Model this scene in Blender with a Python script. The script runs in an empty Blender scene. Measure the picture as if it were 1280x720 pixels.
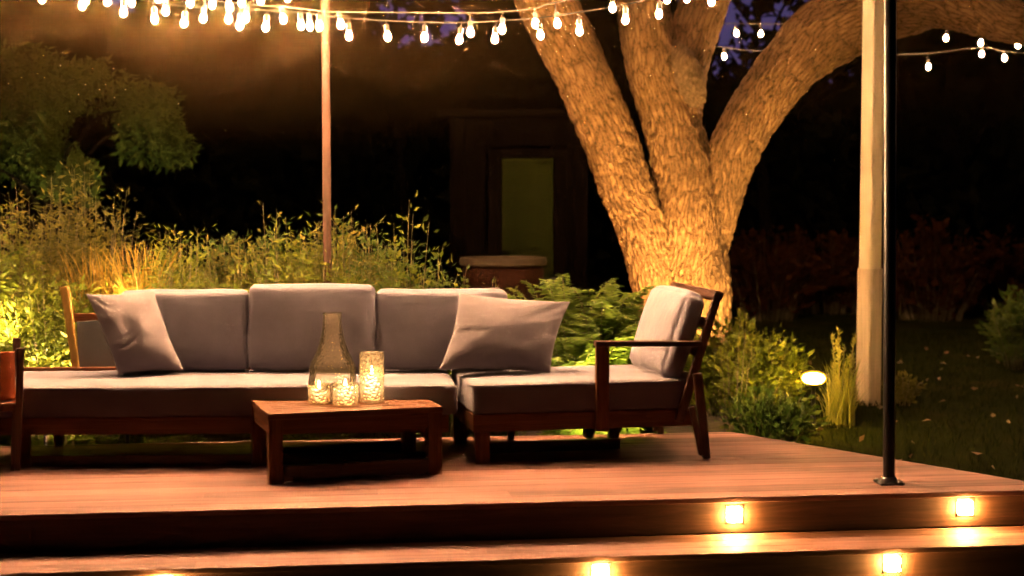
import bpy, bmesh, math, random
import numpy as np
from mathutils import Vector, Matrix, noise

random.seed(7)
BLOOM_HAZE, SKY = 0.019, 0.6
rng = np.random.default_rng(7)
SC = bpy.context.scene
COL = SC.collection
R = math.radians

# ------------------------------------------------------------------ camera
CAM_Z, PITCH, FPX = 1.84, R(3.86), 2000.0
_fwd = Vector((0, math.cos(PITCH), -math.sin(PITCH)))
_up = Vector((0, math.sin(PITCH), math.cos(PITCH)))
_rt = Vector((1, 0, 0))
EYE = Vector((0, 0, CAM_Z))


def ray(px, py):
    return _fwd + _rt * ((px - 640) / FPX) + _up * ((360 - py) / FPX)


def at(px, py, Y):            # the surveyed point at depth Y
    d = ray(px, py)
    return EYE + d * (Y / d.y)


def gz(px, py, z):            # the surveyed point on the level z
    d = ray(px, py)
    return EYE + d * ((z - CAM_Z) / d.z)


cam = bpy.data.cameras.new('camera')
cam.lens = FPX / 1280 * 36
cam.sensor_width = 36
cam.clip_end = 500
cam.dof.use_dof = True
cam.dof.focus_distance = 8.7
cam.dof.aperture_fstop = 2.0
co = bpy.data.objects.new('camera', cam)
co.location = EYE
co.rotation_euler = (R(90) - PITCH, 0, 0)
COL.objects.link(co)
SC.camera = co

# ------------------------------------------------------------------ materials


def new_mat(name):
    m = bpy.data.materials.new(name)
    m.use_nodes = True
    nt = m.node_tree
    nt.nodes.clear()
    out = nt.nodes.new('ShaderNodeOutputMaterial')
    return m, nt, out


def N(nt, typ, **kw):
    n = nt.nodes.new(typ)
    for k, v in kw.items():
        if k.startswith('i_'):
            key = k[2:]
            n.inputs[int(key) if key.isdigit() else key].default_value = v
        else:
            setattr(n, k, v)
    return n


def ramp(nt, stops):
    n = nt.nodes.new('ShaderNodeValToRGB')
    cr = n.color_ramp
    while len(cr.elements) < len(stops):
        cr.elements.new(0.5)
    for e, (p, c) in zip(cr.elements, stops):
        e.position = p
        e.color = (*c, 1)
    return n


def coords(nt, scale, kind='Object', rot=(0, 0, 0)):
    tc = nt.nodes.new('ShaderNodeTexCoord')
    mp = nt.nodes.new('ShaderNodeMapping')
    mp.inputs['Scale'].default_value = scale
    mp.inputs['Rotation'].default_value = rot
    nt.links.new(tc.outputs[kind], mp.inputs['Vector'])
    return mp.outputs['Vector']


def solid(name, stops, scale=(8, 8, 8), detail=6, rough=0.6, bump=0.2, bscale=None, metallic=0, dist=0.0,
          bdist=0.01, rough_var=0.15, kind='Object', sheen=0, coat=0):
    """noise-driven colour ramp + noise bump"""
    m, nt, out = new_mat(name)
    L = nt.links.new
    v = coords(nt, scale, kind)
    nz = N(nt, 'ShaderNodeTexNoise')
    nz.inputs['Scale'].default_value = 1
    nz.inputs['Detail'].default_value = detail
    nz.inputs['Roughness'].default_value = 0.65
    nz.inputs['Distortion'].default_value = dist
    L(v, nz.inputs['Vector'])
    rp = ramp(nt, stops)
    L(nz.outputs['Fac'], rp.inputs['Fac'])
    b = N(nt, 'ShaderNodeBsdfPrincipled')
    b.inputs['Metallic'].default_value = metallic
    L(rp.outputs['Color'], b.inputs['Base Color'])
    mr = N(nt, 'ShaderNodeMapRange')
    mr.inputs['To Min'].default_value = max(0.03, rough - rough_var)
    mr.inputs['To Max'].default_value = min(1, rough + rough_var)
    L(nz.outputs['Fac'], mr.inputs['Value'])
    L(mr.outputs['Result'], b.inputs['Roughness'])
    if sheen:
        b.inputs['Sheen Weight'].default_value = sheen
    if coat:
        b.inputs['Coat Weight'].default_value = coat
    if bump:
        v2 = coords(nt, bscale or tuple(s * 3 for s in scale), kind)
        n2 = N(nt, 'ShaderNodeTexNoise')
        n2.inputs['Scale'].default_value = 1
        n2.inputs['Detail'].default_value = 8
        L(v2, n2.inputs['Vector'])
        bp = N(nt, 'ShaderNodeBump')
        bp.inputs['Strength'].default_value = bump
        bp.inputs['Distance'].default_value = bdist
        L(n2.outputs['Fac'], bp.inputs['Height'])
        L(bp.outputs['Normal'], b.inputs['Normal'])
    L(b.outputs['BSDF'], out.inputs['Surface'])
    return m


def wood(name, dark, mid, light, axis='x', rough=0.5, grain=26, island=False):
    """grain stretched along an axis of the object, optional tone per board"""
    sc = {'x': (1.6, grain, grain), 'y': (grain, 1.6, grain), 'z': (grain, grain, 1.6)}[axis]
    m, nt, out = new_mat(name)
    L = nt.links.new
    v = coords(nt, sc)
    nz = N(nt, 'ShaderNodeTexNoise')
    nz.inputs['Scale'].default_value = 1
    nz.inputs['Detail'].default_value = 7
    nz.inputs['Roughness'].default_value = 0.7
    nz.inputs['Distortion'].default_value = 0.6
    L(v, nz.inputs['Vector'])
    rp = ramp(nt, [(0.28, dark), (0.5, mid), (0.72, light)])
    if island:
        ge = N(nt, 'ShaderNodeNewGeometry')
        ma = N(nt, 'ShaderNodeMath', operation='MULTIPLY_ADD')
        L(ge.outputs['Random Per Island'], ma.inputs[0])
        ma.inputs[1].default_value = 0.26
        ad = N(nt, 'ShaderNodeMath', operation='ADD')
        L(nz.outputs['Fac'], ma.inputs[2])
        L(ma.outputs[0], ad.inputs[0])
        ad.inputs[1].default_value = -0.13
        # worn blotches
        v3 = coords(nt, (0.9, 2.2, 1))
        n3 = N(nt, 'ShaderNodeTexNoise')
        n3.inputs['Scale'].default_value = 1
        n3.inputs['Detail'].default_value = 5
        L(v3, n3.inputs['Vector'])
        m3 = N(nt, 'ShaderNodeMath', operation='MULTIPLY_ADD')
        L(n3.outputs['Fac'], m3.inputs[0])
        m3.inputs[1].default_value = 0.35
        L(ad.outputs[0], m3.inputs[2])
        a3 = N(nt, 'ShaderNodeMath', operation='ADD')
        L(m3.outputs[0], a3.inputs[0])
        a3.inputs[1].default_value = -0.175
        L(a3.outputs[0], rp.inputs['Fac'])
    else:
        L(nz.outputs['Fac'], rp.inputs['Fac'])
    b = N(nt, 'ShaderNodeBsdfPrincipled')
    L(rp.outputs['Color'], b.inputs['Base Color'])
    mr = N(nt, 'ShaderNodeMapRange')
    mr.inputs['To Min'].default_value = rough - 0.12
    mr.inputs['To Max'].default_value = rough + 0.18
    L(nz.outputs['Fac'], mr.inputs['Value'])
    L(mr.outputs['Result'], b.inputs['Roughness'])
    bp = N(nt, 'ShaderNodeBump')
    bp.inputs['Strength'].default_value = 0.35
    bp.inputs['Distance'].default_value = 0.004
    L(nz.outputs['Fac'], bp.inputs['Height'])
    L(bp.outputs['Normal'], b.inputs['Normal'])
    L(b.outputs['BSDF'], out.inputs['Surface'])
    return m


def emit(name, color, strength, core=None, rim=None):
    m, nt, out = new_mat(name)
    L = nt.links.new
    e = N(nt, 'ShaderNodeEmission')
    e.inputs['Color'].default_value = (*color, 1)
    e.inputs['Strength'].default_value = strength
    if core:
        v = coords(nt, core)
        nz = N(nt, 'ShaderNodeTexNoise')
        nz.inputs['Scale'].default_value = 1
        L(v, nz.inputs['Vector'])
        mr = N(nt, 'ShaderNodeMapRange')
        mr.inputs['To Min'].default_value = strength * 0.6
        mr.inputs['To Max'].default_value = strength * 1.4
        L(nz.outputs['Fac'], mr.inputs['Value'])
        L(mr.outputs['Result'], e.inputs['Strength'])
        if rim:      # tinted envelope: dim and amber where the glass turns away from the filament
            lw = N(nt, 'ShaderNodeLayerWeight')
            lw.inputs['Blend'].default_value = 0.5
            f = N(nt, 'ShaderNodeMapRange', interpolation_type='SMOOTHSTEP')
            f.inputs['From Min'].default_value = 0.16
            f.inputs['From Max'].default_value = 0.60
            L(lw.outputs['Facing'], f.inputs['Value'])
            mc = N(nt, 'ShaderNodeMix', data_type='RGBA')
            mc.inputs['A'].default_value = (*[c * 1.0 for c in color], 1)
            mc.inputs['B'].default_value = (*[c * rim[3] for c in rim[:3]], 1)
            L(f.outputs['Result'], mc.inputs['Factor'])
            L(mc.outputs['Result'], e.inputs['Color'])
    L(e.outputs[0], out.inputs['Surface'])
    return m


def leaf_mat(name, stops, trans=0.35, rough=0.5, spec=0.2):
    m, nt, out = new_mat(name)
    L = nt.links.new
    ge = N(nt, 'ShaderNodeNewGeometry')
    v = coords(nt, (3, 3, 3))
    nz = N(nt, 'ShaderNodeTexNoise')
    nz.inputs['Scale'].default_value = 1
    L(v, nz.inputs['Vector'])
    mx = N(nt, 'ShaderNodeMath', operation='MULTIPLY_ADD')
    L(ge.outputs['Random Per Island'], mx.inputs[0])
    mx.inputs[1].default_value = 0.55
    m2 = N(nt, 'ShaderNodeMath', operation='MULTIPLY_ADD')
    L(nz.outputs['Fac'], m2.inputs[0])
    m2.inputs[1].default_value = 0.8
    m2.inputs[2].default_value = -0.18
    L(m2.outputs[0], mx.inputs[2])
    rp = ramp(nt, stops)
    L(mx.outputs[0], rp.inputs['Fac'])
    b = N(nt, 'ShaderNodeBsdfPrincipled')
    b.inputs['Roughness'].default_value = rough
    b.inputs['Specular IOR Level'].default_value = spec
    L(rp.outputs['Color'], b.inputs['Base Color'])
    t = N(nt, 'ShaderNodeBsdfTranslucent')
    L(rp.outputs['Color'], t.inputs['Color'])
    ms = N(nt, 'ShaderNodeMixShader')
    ms.inputs['Fac'].default_value = trans
    L(b.outputs[0], ms.inputs[1])
    L(t.outputs[0], ms.inputs[2])
    L(ms.outputs[0], out.inputs['Surface'])
    return m


def bark_mat(name, ridge, crack, su=24.0, sv=7.0):
    """furrows: the zero lines of noise stretched along the limb, crossed by finer cracks"""
    m, nt, out = new_mat(name)
    L = nt.links.new

    def vein(scale, lo, hi, detail=3.0, dist=0.4):
        v = coords(nt, scale, 'UV')
        nz = N(nt, 'ShaderNodeTexNoise')
        nz.inputs['Scale'].default_value = 1
        nz.inputs['Detail'].default_value = detail
        nz.inputs['Roughness'].default_value = 0.55
        nz.inputs['Distortion'].default_value = dist
        L(v, nz.inputs['Vector'])
        a = N(nt, 'ShaderNodeMath', operation='SUBTRACT')
        L(nz.outputs['Fac'], a.inputs[0])
        a.inputs[1].default_value = 0.5
        b = N(nt, 'ShaderNodeMath', operation='ABSOLUTE')
        L(a.outputs[0], b.inputs[0])
        r = N(nt, 'ShaderNodeMapRange', interpolation_type='SMOOTHSTEP')
        r.inputs['From Min'].default_value = lo
        r.inputs['From Max'].default_value = hi
        L(b.outputs[0], r.inputs['Value'])
        return r.outputs['Result'], nz.outputs['Fac']

    vv = coords(nt, (su, sv, 1), 'UV')
    nw = N(nt, 'ShaderNodeTexNoise')
    nw.inputs['Scale'].default_value = 0.8
    nw.inputs['Detail'].default_value = 4
    L(vv, nw.inputs['Vector'])
    wp_ = N(nt, 'ShaderNodeVectorMath', operation='MULTIPLY_ADD')
    L(nw.outputs['Color'], wp_.inputs[0])
    wp_.inputs[1].default_value = (1.3, 1.1, 0)
    L(vv, wp_.inputs[2])
    vo = N(nt, 'ShaderNodeTexVoronoi', feature='DISTANCE_TO_EDGE')
    vo.voronoi_dimensions = '2D'
    vo.inputs['Scale'].default_value = 1
    L(wp_.outputs[0], vo.inputs['Vector'])
    rr_ = N(nt, 'ShaderNodeMapRange')
    rr_.inputs['From Min'].default_value = 0.0
    rr_.inputs['From Max'].default_value = 0.42
    L(vo.outputs['Distance'], rr_.inputs['Value'])
    pw = N(nt, 'ShaderNodeMath', operation='POWER')
    L(rr_.outputs['Result'], pw.inputs[0])
    pw.inputs[1].default_value = 0.7
    r1 = pw.outputs[0]
    r2, n2 = vein((su * 0.9, su * 0.7, 1), 0.0, 0.06, 3, 0.0)
    # long furrows that run through the ridges and break their regularity
    r5, n5 = vein((su * 0.42, sv * 0.28, 1), 0.0, 0.055, 3, 0.3)
    m5 = N(nt, 'ShaderNodeMath', operation='MULTIPLY_ADD')
    L(r5, m5.inputs[0])
    m5.inputs[1].default_value = 0.55
    m5.inputs[2].default_value = 0.45
    m6 = N(nt, 'ShaderNodeMath', operation='MULTIPLY')
    L(r1, m6.inputs[0])
    L(m5.outputs[0], m6.inputs[1])
    r1 = m6.outputs[0]
    v3 = coords(nt, (su * 5, su * 2.4, 1), 'UV')
    n3 = N(nt, 'ShaderNodeTexNoise')
    n3.inputs['Scale'].default_value = 1
    n3.inputs['Detail'].default_value = 6
    L(v3, n3.inputs['Vector'])
    h = N(nt, 'ShaderNodeMath', operation='MULTIPLY_ADD')
    L(r2, h.inputs[0])
    h.inputs[1].default_value = 0.35
    L(r1, h.inputs[2])
    h2 = N(nt, 'ShaderNodeMath', operation='MULTIPLY_ADD')
    L(n3.outputs['Fac'], h2.inputs[0])
    h2.inputs[1].default_value = 0.5
    L(h.outputs[0], h2.inputs[2])
    dv = N(nt, 'ShaderNodeMath', operation='DIVIDE')
    L(h2.outputs[0], dv.inputs[0])
    dv.inputs[1].default_value = 1.75
    rp = ramp(nt, [(0.15, crack), (0.5, tuple(0.6 * a + 0.4 * c for a, c in zip(ridge, crack))), (0.95, ridge)])
    L(dv.outputs[0], rp.inputs['Fac'])
    # broad stains
    v4 = coords(nt, (2.2, 1.1, 1), 'UV')
    n4 = N(nt, 'ShaderNodeTexNoise')
    n4.inputs['Scale'].default_value = 1
    n4.inputs['Detail'].default_value = 5
    L(v4, n4.inputs['Vector'])
    st = ramp(nt, [(0.3, (0.62, 0.60, 0.58)), (0.7, (1.1, 1.08, 1.04))])
    L(n4.outputs['Fac'], st.inputs['Fac'])
    mx = N(nt, 'ShaderNodeMix', data_type='RGBA', blend_type='MULTIPLY')
    mx.inputs['Factor'].default_value = 1
    L(rp.outputs['Color'], mx.inputs['A'])
    L(st.outputs['Color'], mx.inputs['B'])
    b = N(nt, 'ShaderNodeBsdfPrincipled')
    b.inputs['Roughness'].default_value = 0.92
    b.inputs['Specular IOR Level'].default_value = 0.2
    L(mx.outputs['Result'], b.inputs['Base Color'])
    bp = N(nt, 'ShaderNodeBump')
    bp.inputs['Strength'].default_value = 1.0
    bp.inputs['Distance'].default_value = 0.045
    L(h2.outputs[0], bp.inputs['Height'])
    L(bp.outputs['Normal'], b.inputs['Normal'])
    L(b.outputs['BSDF'], out.inputs['Surface'])
    return m


def fabric(name, c, rough=0.95):
    m, nt, out = new_mat(name)
    L = nt.links.new
    v = coords(nt, (5, 5, 5))
    nz = N(nt, 'ShaderNodeTexNoise')
    nz.inputs['Scale'].default_value = 1
    nz.inputs['Detail'].default_value = 8
    L(v, nz.inputs['Vector'])
    rp = ramp(nt, [(0.25, tuple(x * 0.82 for x in c)), (0.75, tuple(x * 1.12 for x in c))])
    L(nz.outputs['Fac'], rp.inputs['Fac'])
    v2 = coords(nt, (420, 420, 420))
    n2 = N(nt, 'ShaderNodeTexNoise')
    n2.inputs['Scale'].default_value = 1
    n2.inputs['Detail'].default_value = 2
    L(v2, n2.inputs['Vector'])
    mx = N(nt, 'ShaderNodeMix', data_type='RGBA', blend_type='MULTIPLY')
    mx.inputs['Factor'].default_value = 0.45
    L(rp.outputs['Color'], mx.inputs['A'])
    L(n2.outputs['Fac'], mx.inputs['B'])
    ad = N(nt, 'ShaderNodeMix', data_type='RGBA', blend_type='MULTIPLY')
    ad.inputs['Factor'].default_value = 1
    ad.inputs['B'].default_value = (1.25, 1.25, 1.25, 1)
    L(mx.outputs['Result'], ad.inputs['A'])
    b = N(nt, 'ShaderNodeBsdfPrincipled')
    b.inputs['Roughness'].default_value = rough
    b.inputs['Sheen Weight'].default_value = 0.25
    b.inputs['Specular IOR Level'].default_value = 0.2
    L(ad.outputs['Result'], b.inputs['Base Color'])
    bp = N(nt, 'ShaderNodeBump')
    bp.inputs['Strength'].default_value = 0.5
    bp.inputs['Distance'].default_value = 0.002
    L(n2.outputs['Fac'], bp.inputs['Height'])
    v3 = coords(nt, (11, 11, 11))
    n3 = N(nt, 'ShaderNodeTexNoise')
    n3.inputs['Scale'].default_value = 1
    n3.inputs['Detail'].default_value = 3
    n3.inputs['Distortion'].default_value = 1.2
    L(v3, n3.inputs['Vector'])
    b3 = N(nt, 'ShaderNodeBump')
    b3.inputs['Strength'].default_value = 0.6
    b3.inputs['Distance'].default_value = 0.012
    L(n3.outputs['Fac'], b3.inputs['Height'])
    L(bp.outputs['Normal'], b3.inputs['Normal'])
    L(b3.outputs['Normal'], b.inputs['Normal'])
    L(b.outputs['BSDF'], out.inputs['Surface'])
    return m


def glass(name, color, rough=0.02, bump=0.0, bscale=(60, 60, 60), frost=0.12):
    """thin blown glass: clear through the middle, bright at the rims, a little scatter in the wall"""
    m, nt, out = new_mat(name)
    L = nt.links.new
    tr = N(nt, 'ShaderNodeBsdfTransparent')
    tr.inputs['Color'].default_value = (*color, 1)
    gl = N(nt, 'ShaderNodeBsdfGlossy')
    gl.inputs['Roughness'].default_value = rough
    tl = N(nt, 'ShaderNodeBsdfTranslucent')
    tl.inputs['Color'].default_value = (1.0, 0.86, 0.66, 1)
    df = N(nt, 'ShaderNodeBsdfDiffuse')
    df.inputs['Color'].default_value = (0.9, 0.8, 0.65, 1)
    sc = N(nt, 'ShaderNodeMixShader')
    sc.inputs['Fac'].default_value = 0.35
    L(tl.outputs[0], sc.inputs[1])
    L(df.outputs[0], sc.inputs[2])
    lw = N(nt, 'ShaderNodeLayerWeight')
    lw.inputs['Blend'].default_value = 0.22
    mx = N(nt, 'ShaderNodeMixShader')
    L(lw.outputs['Fresnel'], mx.inputs['Fac'])
    L(tr.outputs[0], mx.inputs[1])
    L(gl.outputs[0], mx.inputs[2])
    v = coords(nt, bscale)
    vo = N(nt, 'ShaderNodeTexVoronoi')
    vo.inputs['Scale'].default_value = 1
    L(v, vo.inputs['Vector'])
    mr = N(nt, 'ShaderNodeMapRange')
    mr.inputs['From Min'].default_value = 0.15
    mr.inputs['From Max'].default_value = 0.75
    mr.inputs['To Min'].default_value = frost * 0.25
    mr.inputs['To Max'].default_value = frost * 1.9
    L(vo.outputs['Distance'], mr.inputs['Value'])
    m3 = N(nt, 'ShaderNodeMixShader')
    L(mr.outputs['Result'], m3.inputs['Fac'])
    L(mx.outputs[0], m3.inputs[1])
    L(sc.outputs[0], m3.inputs[2])
    if bump:
        bp = N(nt, 'ShaderNodeBump')
        bp.inputs['Strength'].default_value = bump
        bp.inputs['Distance'].default_value = 0.006
        L(vo.outputs['Distance'], bp.inputs['Height'])
        L(bp.outputs['Normal'], gl.inputs['Normal'])
        L(bp.outputs['Normal'], lw.inputs['Normal'])
    L(m3.outputs[0], out.inputs['Surface'])
    return m


WARM = (1.0, 0.56, 0.25)
M = {}
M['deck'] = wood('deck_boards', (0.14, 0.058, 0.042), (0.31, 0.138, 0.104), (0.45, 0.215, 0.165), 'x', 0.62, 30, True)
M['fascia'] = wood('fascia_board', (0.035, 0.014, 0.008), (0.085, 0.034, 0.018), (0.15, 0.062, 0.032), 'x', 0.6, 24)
M['frame_x'] = wood('teak_lengthwise', (0.10, 0.034, 0.014), (0.21, 0.072, 0.028), (0.34, 0.13, 0.05), 'x', 0.42, 40)
M['frame_y'] = wood('teak_crosswise', (0.10, 0.034, 0.014), (0.21, 0.072, 0.028), (0.34, 0.13, 0.05), 'y', 0.42, 40)
M['frame_z'] = wood('teak_upright', (0.10, 0.034, 0.014), (0.21, 0.072, 0.028), (0.34, 0.13, 0.05), 'z', 0.42, 40)
M['dark_x'] = wood('dark_and_shaded_teak_lengthwise', (0.03, 0.012, 0.007), (0.075, 0.028, 0.014), (0.14, 0.052, 0.025), 'x', 0.4, 40)  # darker teak; on the runners it carries shade as colour
M['dark_z'] = wood('dark_teak_upright', (0.03, 0.012, 0.007), (0.075, 0.028, 0.014), (0.14, 0.052, 0.025), 'z', 0.4, 40)
M['uplit_z'] = wood('uplit_teak_upright', (0.32, 0.17, 0.04), (0.45, 0.26, 0.06), (0.6, 0.36, 0.1), 'z', 0.5, 40)  # yellow uplight on the post is put into this wood colour
M['pole'] = wood('pole_wood', (0.018, 0.005, 0.002), (0.036, 0.0105, 0.004), (0.055, 0.017, 0.007), 'z', 0.7, 50)
M['grey'] = fabric('mauve_grey_fabric', (0.30, 0.268, 0.345))
M['greyside'] = fabric('grey_fabric_panel', (0.11, 0.105, 0.11))
M['pillow'] = fabric('pillow_fabric', (0.265, 0.222, 0.262))
M['leather'] = solid('orange_leather', [(0.3, (0.30, 0.045, 0.012)), (0.7, (0.50, 0.10, 0.025))], (9, 9, 9), 6, 0.35, 0.25, (60, 60, 60), bdist=0.003)
M['bark'] = bark_mat('oak_bark', (0.36, 0.205, 0.088), (0.035, 0.015, 0.005), 27, 5.6)
M['stub'] = bark_mat('cut_limb_bark', (0.26, 0.165, 0.09), (0.10, 0.055, 0.028), 26, 12)
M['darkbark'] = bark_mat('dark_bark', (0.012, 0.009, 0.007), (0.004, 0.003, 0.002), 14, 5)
for n_ in M['darkbark'].node_tree.nodes:
    if n_.type == 'BSDF_PRINCIPLED':
        n_.inputs['Specular IOR Level'].default_value = 0.0
M['stem'] = solid('plant_stem', [(0.3, (0.07, 0.06, 0.025)), (0.7, (0.16, 0.12, 0.05))], (20, 20, 20), bump=0)
M['leaf_yellow'] = leaf_mat('yellow_green_leaves', [(0.1, (0.03, 0.045, 0.005)), (0.5, (0.10, 0.125, 0.012)), (0.95, (0.24, 0.23, 0.03))])
M['leaf_green'] = leaf_mat('green_leaves', [(0.1, (0.022, 0.042, 0.008)), (0.5, (0.06, 0.095, 0.016)), (0.95, (0.15, 0.17, 0.035))])
M['leaf_olive'] = leaf_mat('olive_leaves', [(0.1, (0.03, 0.034, 0.006)), (0.5, (0.09, 0.085, 0.014)), (0.95, (0.21, 0.17, 0.03))])
M['leaf_rust'] = leaf_mat('rust_leaves', [(0.1, (0.014, 0.0045, 0.002)), (0.5, (0.034, 0.0115, 0.004)), (0.95, (0.065, 0.025, 0.008))], 0.3, 0.7, 0.02)
M['blade_gold'] = leaf_mat('golden_grass_blades', [(0.1, (0.16, 0.09, 0.015)), (0.5, (0.30, 0.19, 0.03)), (0.95, (0.42, 0.32, 0.06))], 0.45)
M['blade_pale'] = leaf_mat('pale_grass_blades', [(0.1, (0.10, 0.13, 0.03)), (0.5, (0.22, 0.22, 0.06)), (0.95, (0.40, 0.36, 0.14))], 0.4)
M['fern'] = leaf_mat('fern_leaves', [(0.1, (0.035, 0.06, 0.01)), (0.5, (0.09, 0.14, 0.02)), (0.95, (0.22, 0.26, 0.05))])
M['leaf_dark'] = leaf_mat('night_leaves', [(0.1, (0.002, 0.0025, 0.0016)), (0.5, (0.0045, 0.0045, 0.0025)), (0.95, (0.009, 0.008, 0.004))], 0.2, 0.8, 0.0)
M['leaf_feather'] = leaf_mat('feathery_leaves', [(0.1, (0.01, 0.016, 0.004)), (0.5, (0.026, 0.036, 0.007)), (0.95, (0.05, 0.058, 0.013))], 0.35, 0.7, 0.05)
M['lawn'] = solid('lawn_ground', [(0.3, (0.008, 0.011, 0.0025)), (0.55, (0.017, 0.019, 0.005)), (0.75, (0.034, 0.022, 0.009))], (1.3, 1.3, 1.3), 8, 0.95, 0.6, (40, 40, 40), bdist=0.03)
M['grass'] = leaf_mat('grass_blades', [(0.1, (0.007, 0.011, 0.002)), (0.5, (0.016, 0.02, 0.004)), (0.95, (0.038, 0.033, 0.009))], 0.3, 0.7, 0.02)
M['litter'] = leaf_mat('dry_leaves', [(0.1, (0.12, 0.06, 0.03)), (0.5, (0.25, 0.15, 0.08)), (0.95, (0.45, 0.36, 0.26))], 0.1)
M['black'] = solid('black_steel', [(0.3, (0.006, 0.006, 0.007)), (0.7, (0.014, 0.012, 0.012))], (12, 12, 12), rough=0.38, bump=0.05)
M['steel'] = solid('bolt_steel', [(0.3, (0.4, 0.38, 0.36)), (0.7, (0.6, 0.58, 0.55))], (30, 30, 30), rough=0.3, bump=0.05, metallic=1)
M['white'] = solid('white_paint', [(0.3, (0.50, 0.39, 0.27)), (0.7, (0.62, 0.50, 0.36))], (3, 3, 1), rough=0.55, bump=0.1)
M['tan'] = wood('dimmed_post_wood', (0.34, 0.25, 0.165), (0.45, 0.34, 0.23), (0.55, 0.43, 0.30), 'z', 0.6, 22)  # darker tone stands for the weaker light low on the white post
M['cable'] = solid('cable_rubber', [(0.3, (0.03, 0.022, 0.015)), (0.7, (0.06, 0.045, 0.03))], (40, 40, 40), rough=0.6, bump=0)
M['socket'] = solid('socket_plastic', [(0.3, (0.03, 0.025, 0.02)), (0.7, (0.07, 0.055, 0.04))], (40, 40, 40), rough=0.4, bump=0)
M['bulb'] = emit('bulb_glow', WARM, 1900, (30, 30, 30), (1.0, 0.44, 0.07, 0.0012))
M['lens'] = emit('step_lens', (1.0, 0.52, 0.14), 750, (18, 18, 18))
M['well'] = emit('garden_lens', (1.0, 0.56, 0.05), 420, (9, 9, 9), (1.0, 0.46, 0.03, 0.003))
M['flame'] = emit('flame_glow', (1.0, 0.6, 0.2), 160)
M['wax'] = None
M['glass'] = glass('bottle_glass', (1.0, 0.97, 0.92), 0.03, 0.6, (60, 60, 60), 0.03)
M['glass_bumpy'] = glass('hammered_glass', (0.98, 0.92, 0.82), 0.1, 0.9, (62, 62, 62), 0.17)
M['terracotta'] = solid('dark_terracotta', [(0.3, (0.009, 0.0035, 0.002)), (0.7, (0.018, 0.007, 0.004))], (6, 6, 6), rough=0.8, bump=0.3)
M['rim'] = solid('lit_rim', [(0.3, (0.025, 0.019, 0.012)), (0.7, (0.045, 0.034, 0.022))], (6, 6, 6), rough=0.8, bump=0.3)  # paler tone puts the light on the pot's rim into colour
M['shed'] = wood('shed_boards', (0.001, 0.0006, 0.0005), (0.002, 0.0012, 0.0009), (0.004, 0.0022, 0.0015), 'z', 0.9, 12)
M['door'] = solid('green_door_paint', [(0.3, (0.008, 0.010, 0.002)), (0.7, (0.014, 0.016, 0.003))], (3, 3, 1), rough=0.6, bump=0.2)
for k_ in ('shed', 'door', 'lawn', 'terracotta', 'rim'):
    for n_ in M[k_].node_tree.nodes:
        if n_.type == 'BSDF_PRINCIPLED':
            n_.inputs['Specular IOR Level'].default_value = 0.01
M['soil'] = solid('bed_soil', [(0.3, (0.012, 0.008, 0.005)), (0.7, (0.035, 0.024, 0.015))], (6, 6, 6), rough=1.0, bump=0.8, bdist=0.03)

m, nt, out = new_mat('candle_wax')
b = N(nt, 'ShaderNodeBsdfPrincipled')
v = coords(nt, (1, 1, 1))
sp = N(nt, 'ShaderNodeSeparateXYZ')
nt.links.new(v, sp.inputs[0])
rp = ramp(nt, [(0.0, (1.0, 0.42, 0.12)), (1.0, (1.0, 0.70, 0.36))])
mr = N(nt, 'ShaderNodeMapRange')
mr.inputs['From Max'].default_value = 0.09
nt.links.new(sp.outputs['Z'], mr.inputs['Value'])
nt.links.new(mr.outputs['Result'], rp.inputs['Fac'])
mr2 = N(nt, 'ShaderNodeMapRange')
mr2.inputs['From Max'].default_value = 0.09
mr2.inputs['To Min'].default_value = 2.5
mr2.inputs['To Max'].default_value = 9.0
nt.links.new(sp.outputs['Z'], mr2.inputs['Value'])
b.inputs['Base Color'].default_value = (0.8, 0.7, 0.5, 1)
nt.links.new(rp.outputs['Color'], b.inputs['Emission Color'])
nt.links.new(mr2.outputs['Result'], b.inputs['Emission Strength'])
nt.links.new(b.outputs[0], out.inputs['Surface'])
M['wax'] = m

# ------------------------------------------------------------------ object helpers


def tag(o, label=None, cat=None, group=None, kind=None):
    if label:
        o['label'] = label
    if cat:
        o['category'] = cat
    if group:
        o['group'] = group
    if kind:
        o['kind'] = kind
    return o


def link(name, me, mat, parent=None, smooth=False):
    o = bpy.data.objects.new(name, me)
    COL.objects.link(o)
    if mat is not None:
        me.materials.append(mat)
    if parent is not None:
        o.parent = parent
    if smooth:
        me.polygons.foreach_set('use_smooth', [True] * len(me.polygons))
    return o


def thing(name, loc, rz, label, cat, group=None):
    o = bpy.data.objects.new(name, None)
    o.empty_display_size = 0.1
    o.location = loc
    o.rotation_euler = (0, 0, rz)
    COL.objects.link(o)
    return tag(o, label, cat, group)


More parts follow.
